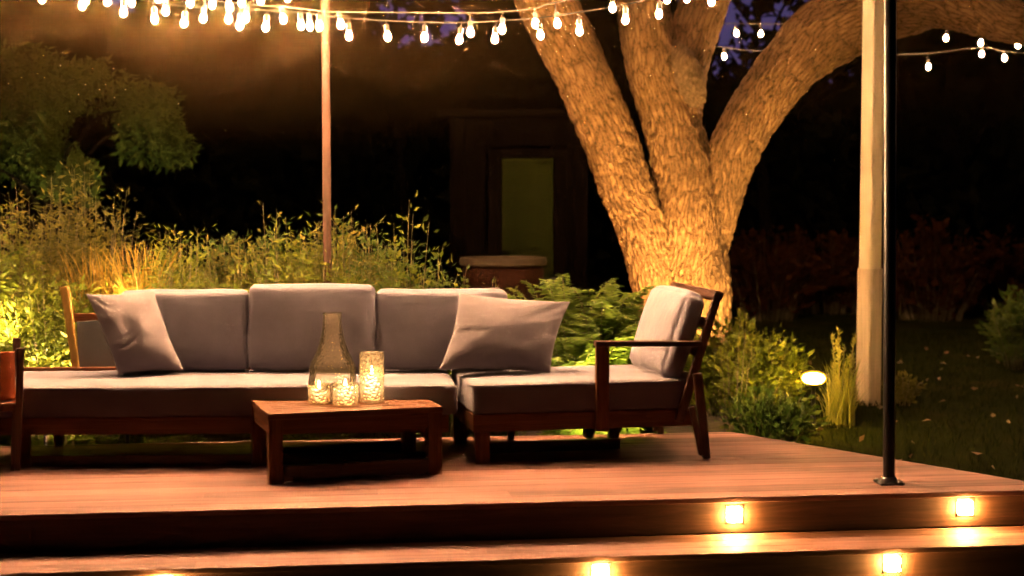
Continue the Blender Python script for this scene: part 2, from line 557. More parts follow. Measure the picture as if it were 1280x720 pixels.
class MB:
    def __init__(self):
        self.v, self.f = [], []

    def box(self, x0, x1, y0, y1, z0, z1, T=None):
        b = len(self.v)
        for x, y, z in [(x0, y0, z0), (x1, y0, z0), (x1, y1, z0), (x0, y1, z0), (x0, y0, z1), (x1, y0, z1), (x1, y1, z1), (x0, y1, z1)]:
            p = Vector((x, y, z))
            self.v.append(tuple(T @ p) if T else (x, y, z))
        self.f += [[b + i for i in q] for q in [(3, 2, 1, 0), (4, 5, 6, 7), (0, 1, 5, 4), (1, 2, 6, 5), (2, 3, 7, 6), (3, 0, 4, 7)]]
        return self

    def beam(self, p, q, w, d, up=(0, 1, 0), w2=None, d2=None):
        """bar from p to q; w across, d along `up` side; may taper"""
        p, q = Vector(p), Vector(q)
        t = (q - p).normalized()
        u = Vector(up)
        u = (u - t * u.dot(t)).normalized()
        s = t.cross(u)
        b = len(self.v)
        for c, ww, dd in ((p, w, d), (q, w2 or w, d2 or d)):
            for a, e in ((-1, -1), (1, -1), (1, 1), (-1, 1)):
                self.v.append(tuple(c + s * (a * ww / 2) + u * (e * dd / 2)))
        self.f += [[b + i for i in f] for f in [(3, 2, 1, 0), (4, 5, 6, 7), (0, 1, 5, 4), (1, 2, 6, 5), (2, 3, 7, 6), (3, 0, 4, 7)]]
        return self

    def prism(self, poly, z0, z1):
        b = len(self.v)
        n = len(poly)
        self.v += [(x, y, z0) for x, y in poly] + [(x, y, z1) for x, y in poly]
        self.f += [[b + i for i in range(n)][::-1], [b + n + i for i in range(n)]]
        for i in range(n):
            j = (i + 1) % n
            self.f.append([b + i, b + j, b + n + j, b + n + i])
        return self

    def lathe(self, prof, seg=28, c=(0, 0, 0), wob=None):
        b = len(self.v)
        for r, z in prof:
            for k in range(seg):
                a = 2 * math.pi * k / seg
                rr = r * (wob(a, z) if wob else 1)
                self.v.append((c[0] + rr * math.cos(a), c[1] + rr * math.sin(a), c[2] + z))
        for i in range(len(prof) - 1):
            for k in range(seg):
                k2 = (k + 1) % seg
                self.f.append([b + i * seg + k, b + i * seg + k2, b + (i + 1) * seg + k2, b + (i + 1) * seg + k])
        return self

    def tube(self, pts, rad, seg=8, cap=True):
        pts = [Vector(p) for p in pts]
        b = len(self.v)
        n = len(pts)
        ref = Vector((0.13, 0.27, 0.95)).normalized()
        for i, p in enumerate(pts):
            t = (pts[min(i + 1, n - 1)] - pts[max(i - 1, 0)]).normalized()
            u = ref - t * ref.dot(t)
            if u.length < 0.1:
                u = Vector((1, 0, 0)) - t * t.x
            u.normalize()
            s = t.cross(u)
            r = rad[i] if isinstance(rad, (list, tuple)) else rad
            for k in range(seg):
                a = 2 * math.pi * k / seg
                self.v.append(tuple(p + u * (r * math.cos(a)) + s * (r * math.sin(a))))
        for i in range(n - 1):
            for k in range(seg):
                k2 = (k + 1) % seg
                self.f.append([b + i * seg + k, b + i * seg + k2, b + (i + 1) * seg + k2, b + (i + 1) * seg + k])
        if cap:
            self.f.append([b + k for k in range(seg)][::-1])
            self.f.append([b + (n - 1) * seg + k for k in range(seg)])
        return self

    def mesh(self, name):
        me = bpy.data.meshes.new(name)
        me.from_pydata(self.v, [], self.f)
        me.update()
        return me

    def build(self, name, mat, parent=None, bevel=0.0, smooth=False, seg=2):
        me = self.mesh(name)
        if bevel:
            bm = bmesh.new()
            bm.from_mesh(me)
            bmesh.ops.recalc_face_normals(bm, faces=bm.faces)
            bmesh.ops.bevel(bm, geom=bm.edges[:], offset=bevel, segments=seg, affect='EDGES', profile=0.6)
            bm.to_mesh(me)
            bm.free()
        else:
            bm = bmesh.new()
            bm.from_mesh(me)
            bmesh.ops.recalc_face_normals(bm, faces=bm.faces)
            bm.to_mesh(me)
            bm.free()
        return link(name, me, mat, parent, smooth)


def nmesh(name, V, F):
    """fast mesh from numpy arrays; F is (n,3) or (n,4)"""
    me = bpy.data.meshes.new(name)
    V = np.asarray(V, dtype=np.float32)
    F = np.asarray(F, dtype=np.int32)
    k = F.shape[1]
    me.vertices.add(len(V))
    me.vertices.foreach_set('co', V.ravel())
    me.loops.add(F.size)
    me.loops.foreach_set('vertex_index', F.ravel())
    me.polygons.add(len(F))
    me.polygons.foreach_set('loop_start', np.arange(0, F.size, k, dtype=np.int32))
    me.polygons.foreach_set('loop_total', np.full(len(F), k, dtype=np.int32))
    me.update(calc_edges=True)
    return me


def unit(a):
    return a / np.maximum(np.linalg.norm(a, axis=1, keepdims=True), 1e-6)


def leaves_np(C, D, Ln, W, fold=0.25):
    """one folded pointed leaf of 5 verts per row: C base, D direction, Ln length, W half width"""
    n = len(C)
    D = unit(D)
    rnd = rng.normal(size=(n, 3))
    S = unit(np.cross(D, rnd))
    U = np.cross(S, D)
    Ln = np.broadcast_to(np.asarray(Ln, dtype=float), (n,))[:, None]
    W = np.broadcast_to(np.asarray(W, dtype=float), (n,))[:, None]
    mid = C + D * Ln * 0.45
    tip = C + D * Ln - U * Ln * 0.12
    l = mid + S * W + U * W * fold
    r = mid - S * W + U * W * fold
    V = np.stack([C, l, tip, r, mid - U * W * 0.1], 1).reshape(-1, 3)
    b = (np.arange(n) * 5)[:, None]
    F = np.concatenate([b + [0, 4, 1], b + [1, 4, 2], b + [2, 4, 3], b + [3, 4, 0]], 1).reshape(-1, 3)
    return V, F


def cushion(name, w, d, h, r, puff, mat, parent, loc=(0, 0, 0), rot=(0, 0, 0), n=34, seed=0, side=0.0):
    """boxy upholstered cushion, centred in x and y, sitting on z=0; soft rounded edges, crowned faces"""
    me = bpy.data.meshes.new(name)
    bm = bmesh.new()
    idx = {}

    def vert(i, j, k):
        key = (i, j, k)
        if key not in idx:
            x, y, z = 2 * i / n - 1, 2 * j / n - 1, 2 * k / n - 1
            # denser sampling near the edges
            x, y, z = [math.sin(a * math.pi / 2) * 0.6 + a * 0.4 for a in (x, y, z)]
            P = Vector((x * w / 2, y * d / 2, z * h / 2))
            q = Vector((max(-w / 2 + r, min(w / 2 - r, P.x)), max(-d / 2 + r, min(d / 2 - r, P.y)), max(-h / 2 + r, min(h / 2 - r, P.z))))
            dd = P - q
            if dd.length > 1e-7:
                P = q + dd.normalized() * r
            ax, ay, az = max(0, 1 - x * x), max(0, 1 - y * y), max(0, 1 - z * z)
            P.z += (1 if z > 0 else -1) * puff * (ax * ay) ** 0.55 * (abs(z) ** 2)
            P.y += (1 if y > 0 else -1) * (side or puff * 0.35) * (ax * az) ** 0.6 * (abs(y) ** 2)
            P.x += (1 if x > 0 else -1) * (side or puff * 0.3) * (ay * az) ** 0.6 * (abs(x) ** 2)
            nv = noise.noise_vector(Vector((P.x * 4 + seed * 7.1, P.y * 4, P.z * 4)))
            P += Vector(nv) * 0.006
            nv = noise.noise_vector(Vector((P.x * 15 + seed * 3.1, P.y * 15, P.z * 15)))
            P += Vector(nv) * 0.0016
            P.z += h / 2
            idx[key] = bm.verts.new(P)
        return idx[key]

    rngs = range(n)
    for i in rngs:
        for j in rngs:
            for c in (0, n):
                for q in ([(i, j, c), (i + 1, j, c), (i + 1, j + 1, c), (i, j + 1, c)],
                          [(i, c, j), (i + 1, c, j), (i + 1, c, j + 1), (i, c, j + 1)],
                          [(c, i, j), (c, i + 1, j), (c, i + 1, j + 1), (c, i, j + 1)]):
                    bm.faces.new([vert(*t) for t in q])
    bmesh.ops.recalc_face_normals(bm, faces=bm.faces)
    bm.to_mesh(me)
    bm.free()
    o = link(name, me, mat, parent, True)
    o.location = loc
    o.rotation_euler = rot
    return o


def piping_loop(w, d, r, z, rad, puff=0.0):
    """closed welt around a cushion at height z"""
    pts = []
    for cx, cy, a0 in ((1, 1, 0), (-1, 1, 90), (-1, -1, 180), (1, -1, 270)):
        for k in range(5):
            a = R(a0 + k * 22.5)
            pts.append(Vector((cx * (w / 2 - r) + r * math.cos(a), cy * (d / 2 - r) + r * math.sin(a), z)))
    pts.append(pts[0].copy())
    out = []
    for a, b in zip(pts[:-1], pts[1:]):
        for k in range(6):
            p = a.lerp(b, k / 6)
            p += Vector(noise.noise_vector(p * 6)) * 0.003
            out.append(p)
    out.append(out[0].copy())
    return out


def throw_pillow(name, TL, TR, BR, BL, T, mat, label, cat, creases=(), seed=0, n=56):
    """scatter pillow hung between four corner points, swollen in the middle"""
    C = (TL + TR + BR + BL) / 4
    nrm = (TR - TL).cross(BL - TL).normalized()
    me = bpy.data.meshes.new(name)
    V, F = [], []
    for s in (1, -1):
        for j in range(n + 1):
            for i in range(n + 1):
                u, v = 2 * i / n - 1, 2 * j / n - 1
                pu, pv = u * (1 - 0.075 * (1 - v * v)), v * (1 - 0.075 * (1 - u * u))
                a, b = (pu + 1) / 2, (pv + 1) / 2
                P = TL.lerp(TR, a).lerp(BL.lerp(BR, a), b)
                e = max(0, (1 - u * u) * (1 - v * v))
                t = T * e ** 0.42 * (1 + 0.12 * v)
                ed = 1 - abs(u * v)
                t += T * 0.10 * e ** 0.3 * noise.noise(Vector((u * 2.2 + seed, v * 2.2, s)))
                # radiating gathers at the rim
                t += T * 0.055 * (max(abs(u), abs(v)) ** 3) * math.sin(9 * math.atan2(v, u) + seed + 2.5 * noise.noise(Vector((u * 3, v * 3, seed)))) * e ** 0.3
                for (u0, v0, u1, v1, amp, wd) in creases:
                    dx, dy = u1 - u0, v1 - v0
                    L2 = dx * dx + dy * dy
                    k = max(0, min(1, ((u - u0) * dx + (v - v0) * dy) / L2))
                    bow = 0.07 * math.sin(k * math.pi)
                    qx, qy = u0 + dx * k - dy * bow, v0 + dy * k + dx * bow
                    dd = math.hypot(u - qx, v - qy)
                    t -= amp * math.exp(-(dd / wd) ** 2) * math.sin(math.pi * min(1, max(0.08, k))) ** 0.5
                V.append(tuple(P + nrm * (s * t)))
    m1 = (n + 1) ** 2
    for s in (0, 1):
        for j in range(n):
            for i in range(n):
                q = [s * m1 + j * (n + 1) + i, s * m1 + j * (n + 1) + i + 1, s * m1 + (j + 1) * (n + 1) + i + 1, s * m1 + (j + 1) * (n + 1) + i]
                F.append(q if s else q[::-1])
    V = [tuple(Vector(p) - C) for p in V]
    me.from_pydata(V, [], F)
    bm = bmesh.new()
    bm.from_mesh(me)
    bmesh.ops.remove_doubles(bm, verts=bm.verts, dist=0.0006)
    bmesh.ops.recalc_face_normals(bm, faces=bm.faces)
    bm.to_mesh(me)
    bm.free()
    o = link(name, me, mat, None, True)
    o.location = C
    tag(o, label, cat)
    return o


# ------------------------------------------------------------------ ground, deck, steps
DZ = 0.35          # deck height above the lawn
g = MB()
g.v = [(-120, -60, 0), (120, -60, 0), (120, 160, 0), (-120, 160, 0)]
g.f = [[0, 1, 2, 3]]
tag(g.build('ground', M['lawn']), kind='structure')

F0, F1 = gz(0, 643, DZ), gz(1280, 612, DZ)
DYAW = math.atan2(F1.y - F0.y, F1.x - F0.x)
dT = Matrix.Translation(Vector((F0.x, F0.y, 0))) @ Matrix.Rotation(DYAW, 4, 'Z')
dI = dT.inverted()
E1, E2 = dI @ gz(1280, 601, DZ), dI @ gz(946, 545, DZ)       # right edge of the deck
BACK = (dI @ gz(930, 545, DZ)).y + 0.16


def right_at(y):
    t = (y - E1.y) / (E2.y - E1.y)
    return E1.x + (E2.x - E1.x) * t


deck_root = bpy.data.objects.new('deck', None)
deck_root.matrix_world = dT
COL.objects.link(deck_root)
tag(deck_root, kind='structure')
mb = MB()
y = -0.02
bw, gap = 0.136, 0.008
XL = -2.2
while y < BACK:
    y1 = min(y + bw, BACK)
    x0 = XL
    xr0, xr1 = right_at(max(y, 0)), right_at(max(y1, 0))
    # two or three boards per row with butt joints
    cuts = sorted(random.uniform(0.2, 0.95) for _ in range(2))
    xs = [XL] + [XL + (min(xr0, xr1) - 0.5 - XL) * c for c in cuts if c > 0.1] + [None]
    for k in range(len(xs) - 1):
        a = xs[k] + (0.002 if k else 0)
        if xs[k + 1] is None:
            mb.prism([(a, y), (xr0, y), (xr1, y1), (a, y1)], DZ - 0.025, DZ)
        else:
            mb.prism([(a, y), (xs[k + 1] - 0.002, y), (xs[k + 1] - 0.002, y1), (a, y1)], DZ - 0.025, DZ)
    y = y1 + gap
mb.build('deck_boards', M['deck'], deck_root, bevel=0.003)
# dark bed under the boards and the fascia
xr = right_at(0)
mb = MB()
xb = right_at(BACK)
mb.prism([(XL, 0.03), (xr - 0.05, 0.03), (xb - 0.05, BACK - 0.03), (XL, BACK - 0.03)], 0.02, DZ - 0.027)
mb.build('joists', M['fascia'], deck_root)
mb = MB()
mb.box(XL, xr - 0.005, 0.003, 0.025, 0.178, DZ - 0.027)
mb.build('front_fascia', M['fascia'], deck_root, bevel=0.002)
sd = (Vector((xb, BACK, 0)) - Vector((xr, 0, 0))).normalized()
mb = MB()
mb.beam(Vector((xr - 0.02, 0.03, 0.17)), Vector((xb - 0.02, BACK, 0.17)), 0.02, 0.30, up=(0, 0, 1))
mb.build('side_fascia', M['fascia'], deck_root, bevel=0.002)
mb = MB()
mb.box(XL, xb - 0.03, BACK - 0.02, BACK - 0.003, 0.0, DZ - 0.027)
mb.build('rear_fascia', M['fascia'], deck_root, bevel=0.002)

# lower step
TZ = 0.175
step_root = bpy.data.objects.new('lower_step', None)
step_root.matrix_world = dT
COL.objects.link(step_root)
tag(step_root, kind='structure')
f_l, f_r = dI @ gz(425, 709.6, TZ), dI @ gz(1280, 677, TZ)
mb = MB()
nb = 3
depth = -(f_l.y + f_r.y) / 2
wB = depth / nb - gap
for k in range(nb):
    ya = -depth + k * (wB + gap)
    cut = random.uniform(0.3, 3.5)
    mb.box(XL, cut, ya, ya + wB, TZ - 0.025, TZ)
    mb.box(cut + 0.003, xr + 0.35, ya, ya + wB, TZ - 0.025, TZ)
mb.build('tread_boards', M['deck'], step_root, bevel=0.003)
mb = MB()
mb.box(XL, xr + 0.34, -depth + 0.022, -depth + 0.044, 0.0, TZ - 0.027)
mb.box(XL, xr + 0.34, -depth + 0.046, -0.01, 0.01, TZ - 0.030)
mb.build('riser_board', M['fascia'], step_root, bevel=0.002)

# step lights ---------------------------------------------------------------


def step_light(px, py, lower, label):
    # hit the riser plane
    yl = (-depth + 0.022) if lower else 0.003
    p0, dr = dI @ EYE, (dI.to_3x3() @ ray(px, py))
    t = (yl - p0.y) / dr.y
    h = p0 + dr * t
    w = dT @ Vector((h.x, yl, h.z))
    o = thing('step_light', w, DYAW, label, 'step light', 'square lights set into the step risers')
    fr = MB()
    fr.box(-0.043, 0.043, -0.005, 0.0, -0.043, 0.043)
    f = fr.build('frame', M['steel'], o, bevel=0.0015)
    ln = MB()
    ln.box(-0.030, 0.030, -0.030, -0.006, -0.032, 0.030)
    ln.build('lens', M['lens'], o, bevel=0.005)
    return o


step_light(918, 643, False, 'square amber light on the upper riser, left of the black post')
step_light(1206, 634, False, 'square amber light on the upper riser, right of the black post')
step_light(1115, 704, True, 'square amber light on the lower riser directly below the black post')
step_light(751, 716, True, 'square amber light at the middle of the lower riser')
step_light(205, 731, True, 'square amber light on the lower riser, leftmost of all the step lights')

# ------------------------------------------------------------------ sectional sofa
SY = R(2.5)
p = gz(30, 585, DZ)
so = Vector((p.x - 0.20, p.y + 0.01 - 0.20 * math.tan(SY), DZ))
sofa = thing('sectional_sofa', so, SY, 'long low teak sofa with mauve grey seat cushions in front of the hedge', 'sofa')
sl = (at(561, 500, 8.36).x - so.x) / math.cos(SY)      # seat length
SD = 0.74
BL = (at(655, 380, 9.15).x - so.x)                      # back length, carried on behind the chaise
mb = MB()
mb.box(0, sl, 0.0, 0.032, 0.17, 0.26)
mb.build('front_rail', M['frame_x'], sofa, bevel=0.004)
mb = MB()
mb.box(0, sl, SD, SD + 0.035, 0.17, 0.435)
mb.build('rear_rail', M['frame_x'], sofa, bevel=0.004)
mb = MB()
mb.box(0.001, 0.035, 0.033, SD - 0.001, 0.17, 0.26)
mb.build('side_rail', M['frame_y'], sofa, bevel=0.004)
mb = MB()
mb.box(sl - 0.035, sl - 0.001, 0.033, SD - 0.001, 0.17, 0.26)
mb.build('side_rail', M['frame_y'], sofa, bevel=0.004)
mb = MB()
for k in range(9):
    yy = 0.05 + k * 0.077
    mb.box(0.036, sl - 0.036, yy, yy + 0.055, 0.235, 0.255)
mb.build('slats', M['frame_x'], sofa)
for lx in (0.205, sl - 0.09):
    for ly in (0.002, SD - 0.03):
        mb = MB()
        mb.beam((lx, ly + 0.025, 0.0), (lx - 0.012, ly + 0.025, 0.1695), 0.045, 0.045, (0, 1, 0), 0.06, 0.05)
        mb.build('leg', M['frame_z'], sofa, bevel=0.004)
mb = MB()
mb.box(0.231, sl - 0.115, 0.008, 0.05, 0.004, 0.06)
mb.build('runner', M['dark_x'], sofa, bevel=0.004)  # shade on the runner's front is put into its darker teak
# seat cushions
s1 = cushion('seat_cushion', sl - 0.02, SD - 0.005, 0.155, 0.022, 0.012, M['grey'], sofa, (sl / 2, SD / 2 - 0.006, 0.262), n=60, seed=1)
for v_ in s1.data.vertices:       # its right end follows the angled chaise
    k_ = max(0.0, min(1.0, (v_.co.x - (sl / 2 - 0.35)) / 0.35))
    v_.co.x += 0.062 * k_ * (0.5 - v_.co.y / SD)
pm = MB()
pm.tube(piping_loop(sl - 0.018, SD - 0.003, 0.025, 0.149, 0.004), 0.0045, 6, False)
pm.build('piping', M['grey'], s1, smooth=True)
# back frame
tilt = R(9)
bz0, bh = 0.40, 0.46


def bk(x, h, off=0.0):     # point on the raked back plane (local)
    return Vector((x, SD + 0.055 + off + h * math.sin(tilt), bz0 + h * math.cos(tilt)))


mb = MB()
mb.beam(bk(0.30, 0.0, 0.0), bk(0.225, bh + 0.03, -0.02), 0.042, 0.055, (0, 1, 0))
mb.build('back_post', M['uplit_z'], sofa, bevel=0.004)
mb = MB()
mb.beam(bk(BL - 0.04, -0.4, 0.0), bk(BL - 0.04, bh - 0.09), 0.042, 0.05, (0, 1, 0))
mb.build('back_post', M['frame_z'], sofa, bevel=0.004)
mb = MB()
mb.beam(bk(0.27, bh - 0.15, 0.02), bk(BL - 0.062, bh - 0.15, 0.02), 0.03, 0.05, (0, 0, 1))
mb.build('top_rail', M['frame_x'], sofa, bevel=0.004)
mb = MB()
a, b_ = bk(0.31, 0.02, -0.012), bk(0.31, bh - 0.1, -0.012)
c, d = bk(0.255, bh - 0.04, -0.03), bk(BL - 0.064, 0.02, -0.012)
mb.beam(bk((0.315 + BL - 0.064) / 2, 0.0, -0.02), bk((0.315 + BL - 0.064) / 2 - 0.03, bh - 0.075, -0.02), BL - 0.385, 0.02, (0, 1, 0))
mb.build('back_panel', M['greyside'], sofa, bevel=0.005)


def back_cushion(pxl, pxr, seed, dh=0.0, dy=0.0):
    xl = at(pxl, 420, 8.98).x - so.x
    xr_ = at(pxr, 420, 8.98).x - so.x
    w = (xr_ - xl)
    o = cushion('back_cushion', w, 0.44 + dh, 0.13, 0.034, 0.028, M['grey'], sofa,
                ((xl + xr_) / 2, SD - 0.045 + dy, 0.422 + 0.22 + dh / 2), (R(90) - R(10), 0, 0), n=40, seed=seed)
    pm = MB()
    pm.tube(piping_loop(w - 0.012, 0.44 + dh - 0.012, 0.04, 0.105, 0.004), 0.004, 6, False)
    pm.build('piping', M['grey'], o, smooth=True)
    return o


back_cushion(164, 321, 3)
back_cushion(322, 476, 5, 0.03, -0.01)
back_cushion(478, 640, 8)

# ------------------------------------------------------------------ chaise with arms
CY = R(11.5)
cp = gz(600, 581, DZ)
chaise = thing('chaise_lounge', (cp.x - 0.035, cp.y, DZ), CY, 'dark teak chaise with grey cushion, open arm and slatted reclined back by the tree', 'chaise lounge')
CLn, CD = 1.20, 0.74
mb = MB()
mb.box(0, CLn, 0.0, 0.03, 0.17, 0.262)
mb.build('front_rail', M['frame_x'], chaise, bevel=0.004)
mb = MB()
mb.box(0, CLn, CD - 0.03, CD, 0.17, 0.262)
mb.build('rear_rail', M['frame_x'], chaise, bevel=0.004)
for x0 in (0.001, CLn - 0.033):
    mb = MB()
    mb.box(x0, x0 + 0.032, 0.031, CD - 0.031, 0.17, 0.262)
    mb.build('side_rail', M['frame_y'], chaise, bevel=0.004)
mb = MB()
for k in range(12):
    x0 = 0.05 + k * 0.094
    mb.box(x0, x0 + 0.06, 0.032, CD - 0.032, 0.235, 0.257)
mb.build('slats', M['frame_y'], chaise)
cc = cushion('seat_cushion', CLn - 0.02, CD - 0.004, 0.155, 0.022, 0.012, M['grey'], chaise, (CLn / 2 - 0.01, CD / 2, 0.264), n=54, seed=11)
pm = MB()
pm.tube(piping_loop(CLn - 0.018, CD - 0.002, 0.025, 0.149, 0.004), 0.0045, 6, False)
pm.build('piping', M['grey'], cc, smooth=True)
for yy in (0.003, CD - 0.051):
    mb = MB()
    mb.box(0.012, 0.09, yy, yy + 0.048, 0.0, 0.1695)
    mb.build('leg', M['frame_z'], chaise, bevel=0.004)
mb = MB()
mb.beam((0.96, CD - 0.10, 0.169), (0.925, CD - 0.10, 0.0), 0.11, 0.05, (0, 1, 0), 0.05, 0.045)
mb.build('leg', M['dark_z'], chaise, bevel=0.004)
mb = MB()
mb.box(0.091, 0.88, 0.30, 0.345, 0.004, 0.06)
mb.build('runner', M['dark_x'], chaise, bevel=0.004)  # shade under the chaise is put into the runner's colour too
for sgn, yy in ((-1, -0.021), (1, CD + 0.021)):
  if sgn < 0:
    mb = MB()
    mb.box(0.655, 0.725, yy - 0.018, yy + 0.018, 0.16, 0.6125)
    mb.build('arm_post', M['frame_z'], chaise, bevel=0.004)
    mb = MB()
    mb.beam((0.65, yy, 0.627), (1.235, yy, 0.617), 0.028, 0.07, (0, 1, 0))
    mb.build('arm', M['dark_x'], chaise, bevel=0.006)
  # raked stile, rear leg and its brace
  if True:
    mb = MB()
    mb.beam((1.115, yy + 0.002, 0.20), (1.325, yy + 0.002, 0.865), 0.052, 0.034, (0, 1, 0), 0.04, 0.032)
    mb.build('back_stile', M['dark_z'], chaise, bevel=0.006)
    mb = MB()
    mb.beam((1.205, yy - 0.034 * sgn * -1, 0.46), (1.262, yy + 0.034 * sgn, 0.0), 0.05, 0.032, (0, 1, 0), 0.04, 0.03)
    mb.build('leg', M['dark_z'], chaise, bevel=0.005)
    mb = MB()
    mb.beam((1.175, yy + 0.034 * sgn, 0.28), (1.232, yy + 0.034 * sgn, 0.02), 0.03, 0.026, (0, 1, 0))
    mb.build('brace', M['dark_z'], chaise, bevel=0.004)
mb = MB()
for k in range(4):
    h = 0.18 + k * 0.15
    x = 1.145 + h * (0.21 / 0.665)
    mb.beam((x, 0.0, 0.235 + h), (x, CD, 0.235 + h), 0.018, 0.06, (0.3, 0, 0.95))
mb.build('back_slats', M['frame_y'], chaise, bevel=0.003)
mb = MB()
mb.beam((1.33, -0.035, 0.872), (1.33, CD + 0.035, 0.872), 0.05, 0.045, (0.3, 0, 0.95))
mb.build('top_rail', M['dark_x'], chaise, bevel=0.008)
bc = cushion('back_cushion', 0.125, CD - 0.08, 0.47, 0.045, 0.02, M['grey'], chaise, (1.085, CD / 2, 0.425), (0, R(18.5), 0), n=40, seed=17, side=0.03)

# ------------------------------------------------------------------ throw pillows
throw_pillow('throw_pillow', at(107, 367, 8.80), at(193, 363, 8.86), at(230, 464, 8.70), at(148, 469, 8.62), 0.10, M['pillow'],
             'grey square pillow with deep creases, slumped at the left end of the sofa', 'pillow',
             [(-0.80, 0.30, 0.15, 0.0, 0.007, 0.035), (-0.75, 0.50, 0.1, 0.17, 0.008, 0.035), (-0.6, 0.68, 0.1, 0.34, 0.008, 0.035), (-0.4, 0.85, 0.0, 0.55, 0.007, 0.035), (-0.9, -0.9, -0.45, -0.5, 0.006, 0.06)], 2)
throw_pillow('throw_pillow', at(574, 366, 8.86), at(713, 377, 8.92), at(688, 466, 8.74), at(548, 463, 8.66), 0.10, M['pillow'],
             'large plump grey pillow leaning over the sofa and chaise corner', 'pillow',
             [(0.55, 0.95, 0.75, 0.62, 0.012, 0.05), (0.7, 0.95, 0.95, 0.7, 0.012, 0.05), (0.9, -0.9, 0.6, -0.45, 0.012, 0.07), (0.95, -0.6, 0.65, -0.3, 0.009, 0.06), (-0.4, 0.95, -0.35, 0.6, 0.008, 0.05), (0.1, 0.95, 0.12, 0.68, 0.008, 0.05), (-0.95, 0.1, -0.6, 0.0, 0.008, 0.06)], 5)

# ------------------------------------------------------------------ coffee table
TY = R(18)
tp = gz(336, 606, DZ)
TW, TD, TH = 0.885, 0.60, 0.348
table = thing('coffee_table', (tp.x, tp.y, DZ), TY, 'low square slatted teak coffee table carrying the candle glasses', 'coffee table')
mb = MB()
ns = 7
inner = TD - 0.12
mb.box(0.0, TW, 0.0, 0.058, TH - 0.03, TH)
mb.box(0.0, TW, TD - 0.058, TD, TH - 0.03, TH)
sw = inner / ns
for k in range(ns):
    y0 = 0.06 + k * sw
    mb.box(0.062, TW - 0.062, y0 + 0.004, y0 + sw - 0.004, TH - 0.026, TH - 0.002)
mb.box(0.0, 0.058, 0.06, TD - 0.06, TH - 0.03, TH)
mb.box(TW - 0.058, TW, 0.06, TD - 0.06, TH - 0.03, TH)
mb.build('tabletop', M['frame_x'], table, bevel=0.003)
lw = 0.07
for lx in (0.003, TW - lw - 0.003):
    for ly in (0.003, TD - lw - 0.003):
        mb = MB()
        mb.box(lx, lx + lw, ly, ly + lw, 0, TH - 0.031)
        mb.build('leg', M['frame_z'], table, bevel=0.004)
for y0 in (0.008, TD - 0.033):
    mb = MB()
    mb.box(lw + 0.004, TW - lw - 0.004, y0, y0 + 0.025, TH - 0.105, TH - 0.032)
    mb.build('apron', M['frame_x'], table, bevel=0.003)
    mb = MB()
    mb.box(lw + 0.004, TW - lw - 0.004, y0 + 0.002, y0 + 0.042, 0.008, 0.085)
    mb.build('stretcher', M['dark_x'], table, bevel=0.003)
for x0 in (0.008, TW - 0.033):
    mb = MB()
    mb.box(x0, x0 + 0.025, lw + 0.004, TD - lw - 0.004, TH - 0.105, TH - 0.032)
    mb.build('apron', M['frame_y'], table, bevel=0.003)

# candle glass ---------------------------------------------------------------
TTOP = DZ + TH + 0.001


def candle(px, py, r, h, label, group=None):
    q = gz(px, py, TTOP)
    o = thing('votive_candle', q, 0, label, 'candle', group)
    w = MB()
    w.lathe([(0.001, 0.005), (r * 0.86, 0.005), (r * 0.86, h * 0.8), (r * 0.6, h * 0.78), (0.001, h * 0.78)], 24)
    w.build('wax', M['wax'], o, smooth=True)
    c = MB()
    c.lathe([(0.001, 0.0), (r * 0.96, 0.0), (r, 0.004), (r * 1.02, h), (r * 0.95, h), (r * 0.92, 0.004), (0.001, 0.0035)], 28)
    c.build('cup', M['glass_bumpy'], o, smooth=True)
    f = MB()
    f.lathe([(0.0005, h * 0.79), (0.006, h * 0.85), (0.0075, h * 0.93), (0.005, h * 1.06), (0.0006, h * 1.2)], 12)
    f.build('flame', M['flame'], o, smooth=True)
    return o


bq = gz(416, 501, TTOP)
bottle = thing('glass_carafe', bq + Vector((0, 0.0, 0)), 0, 'tall clear glass carafe with narrow neck and dimpled belly on the coffee table', 'carafe')
sc_ = bq.y / 2000.0           # metres per picture pixel at the table
prof_o = [(0.001, 0.0), (26, 0), (29, 2), (29.5, 20), (29, 42), (26, 50), (21, 60), (16.5, 72), (13.5, 84), (11.8, 96), (11.2, 108), (12.2, 111)]
prof = [(r * sc_, z * sc_) for r, z in prof_o]
inner = [(max(0.001, r * sc_ - 0.003), z * sc_ + (0.004 if z < 3 else 0)) for r, z in prof_o][::-1]


def dimple(a, z):
    return 1 + (0.035 * math.sin(a * 11 + 3 * math.sin(z * 160)) * math.sin(z * 190) if 0.10 < z < 0.27 else 0)


mb = MB()
zt = [(p_, q_) for p_, q_ in prof]
fine = []
for (r0, z0), (r1, z1) in zip(zt[:-1], zt[1:]):
    for k in range(4):
        fine.append((r0 + (r1 - r0) * k / 4, z0 + (z1 - z0) * k / 4))
fine.append(zt[-1])
mb.lathe(fine + inner, 48, wob=dimple)
mb.build('body', M['glass'], bottle, smooth=True)

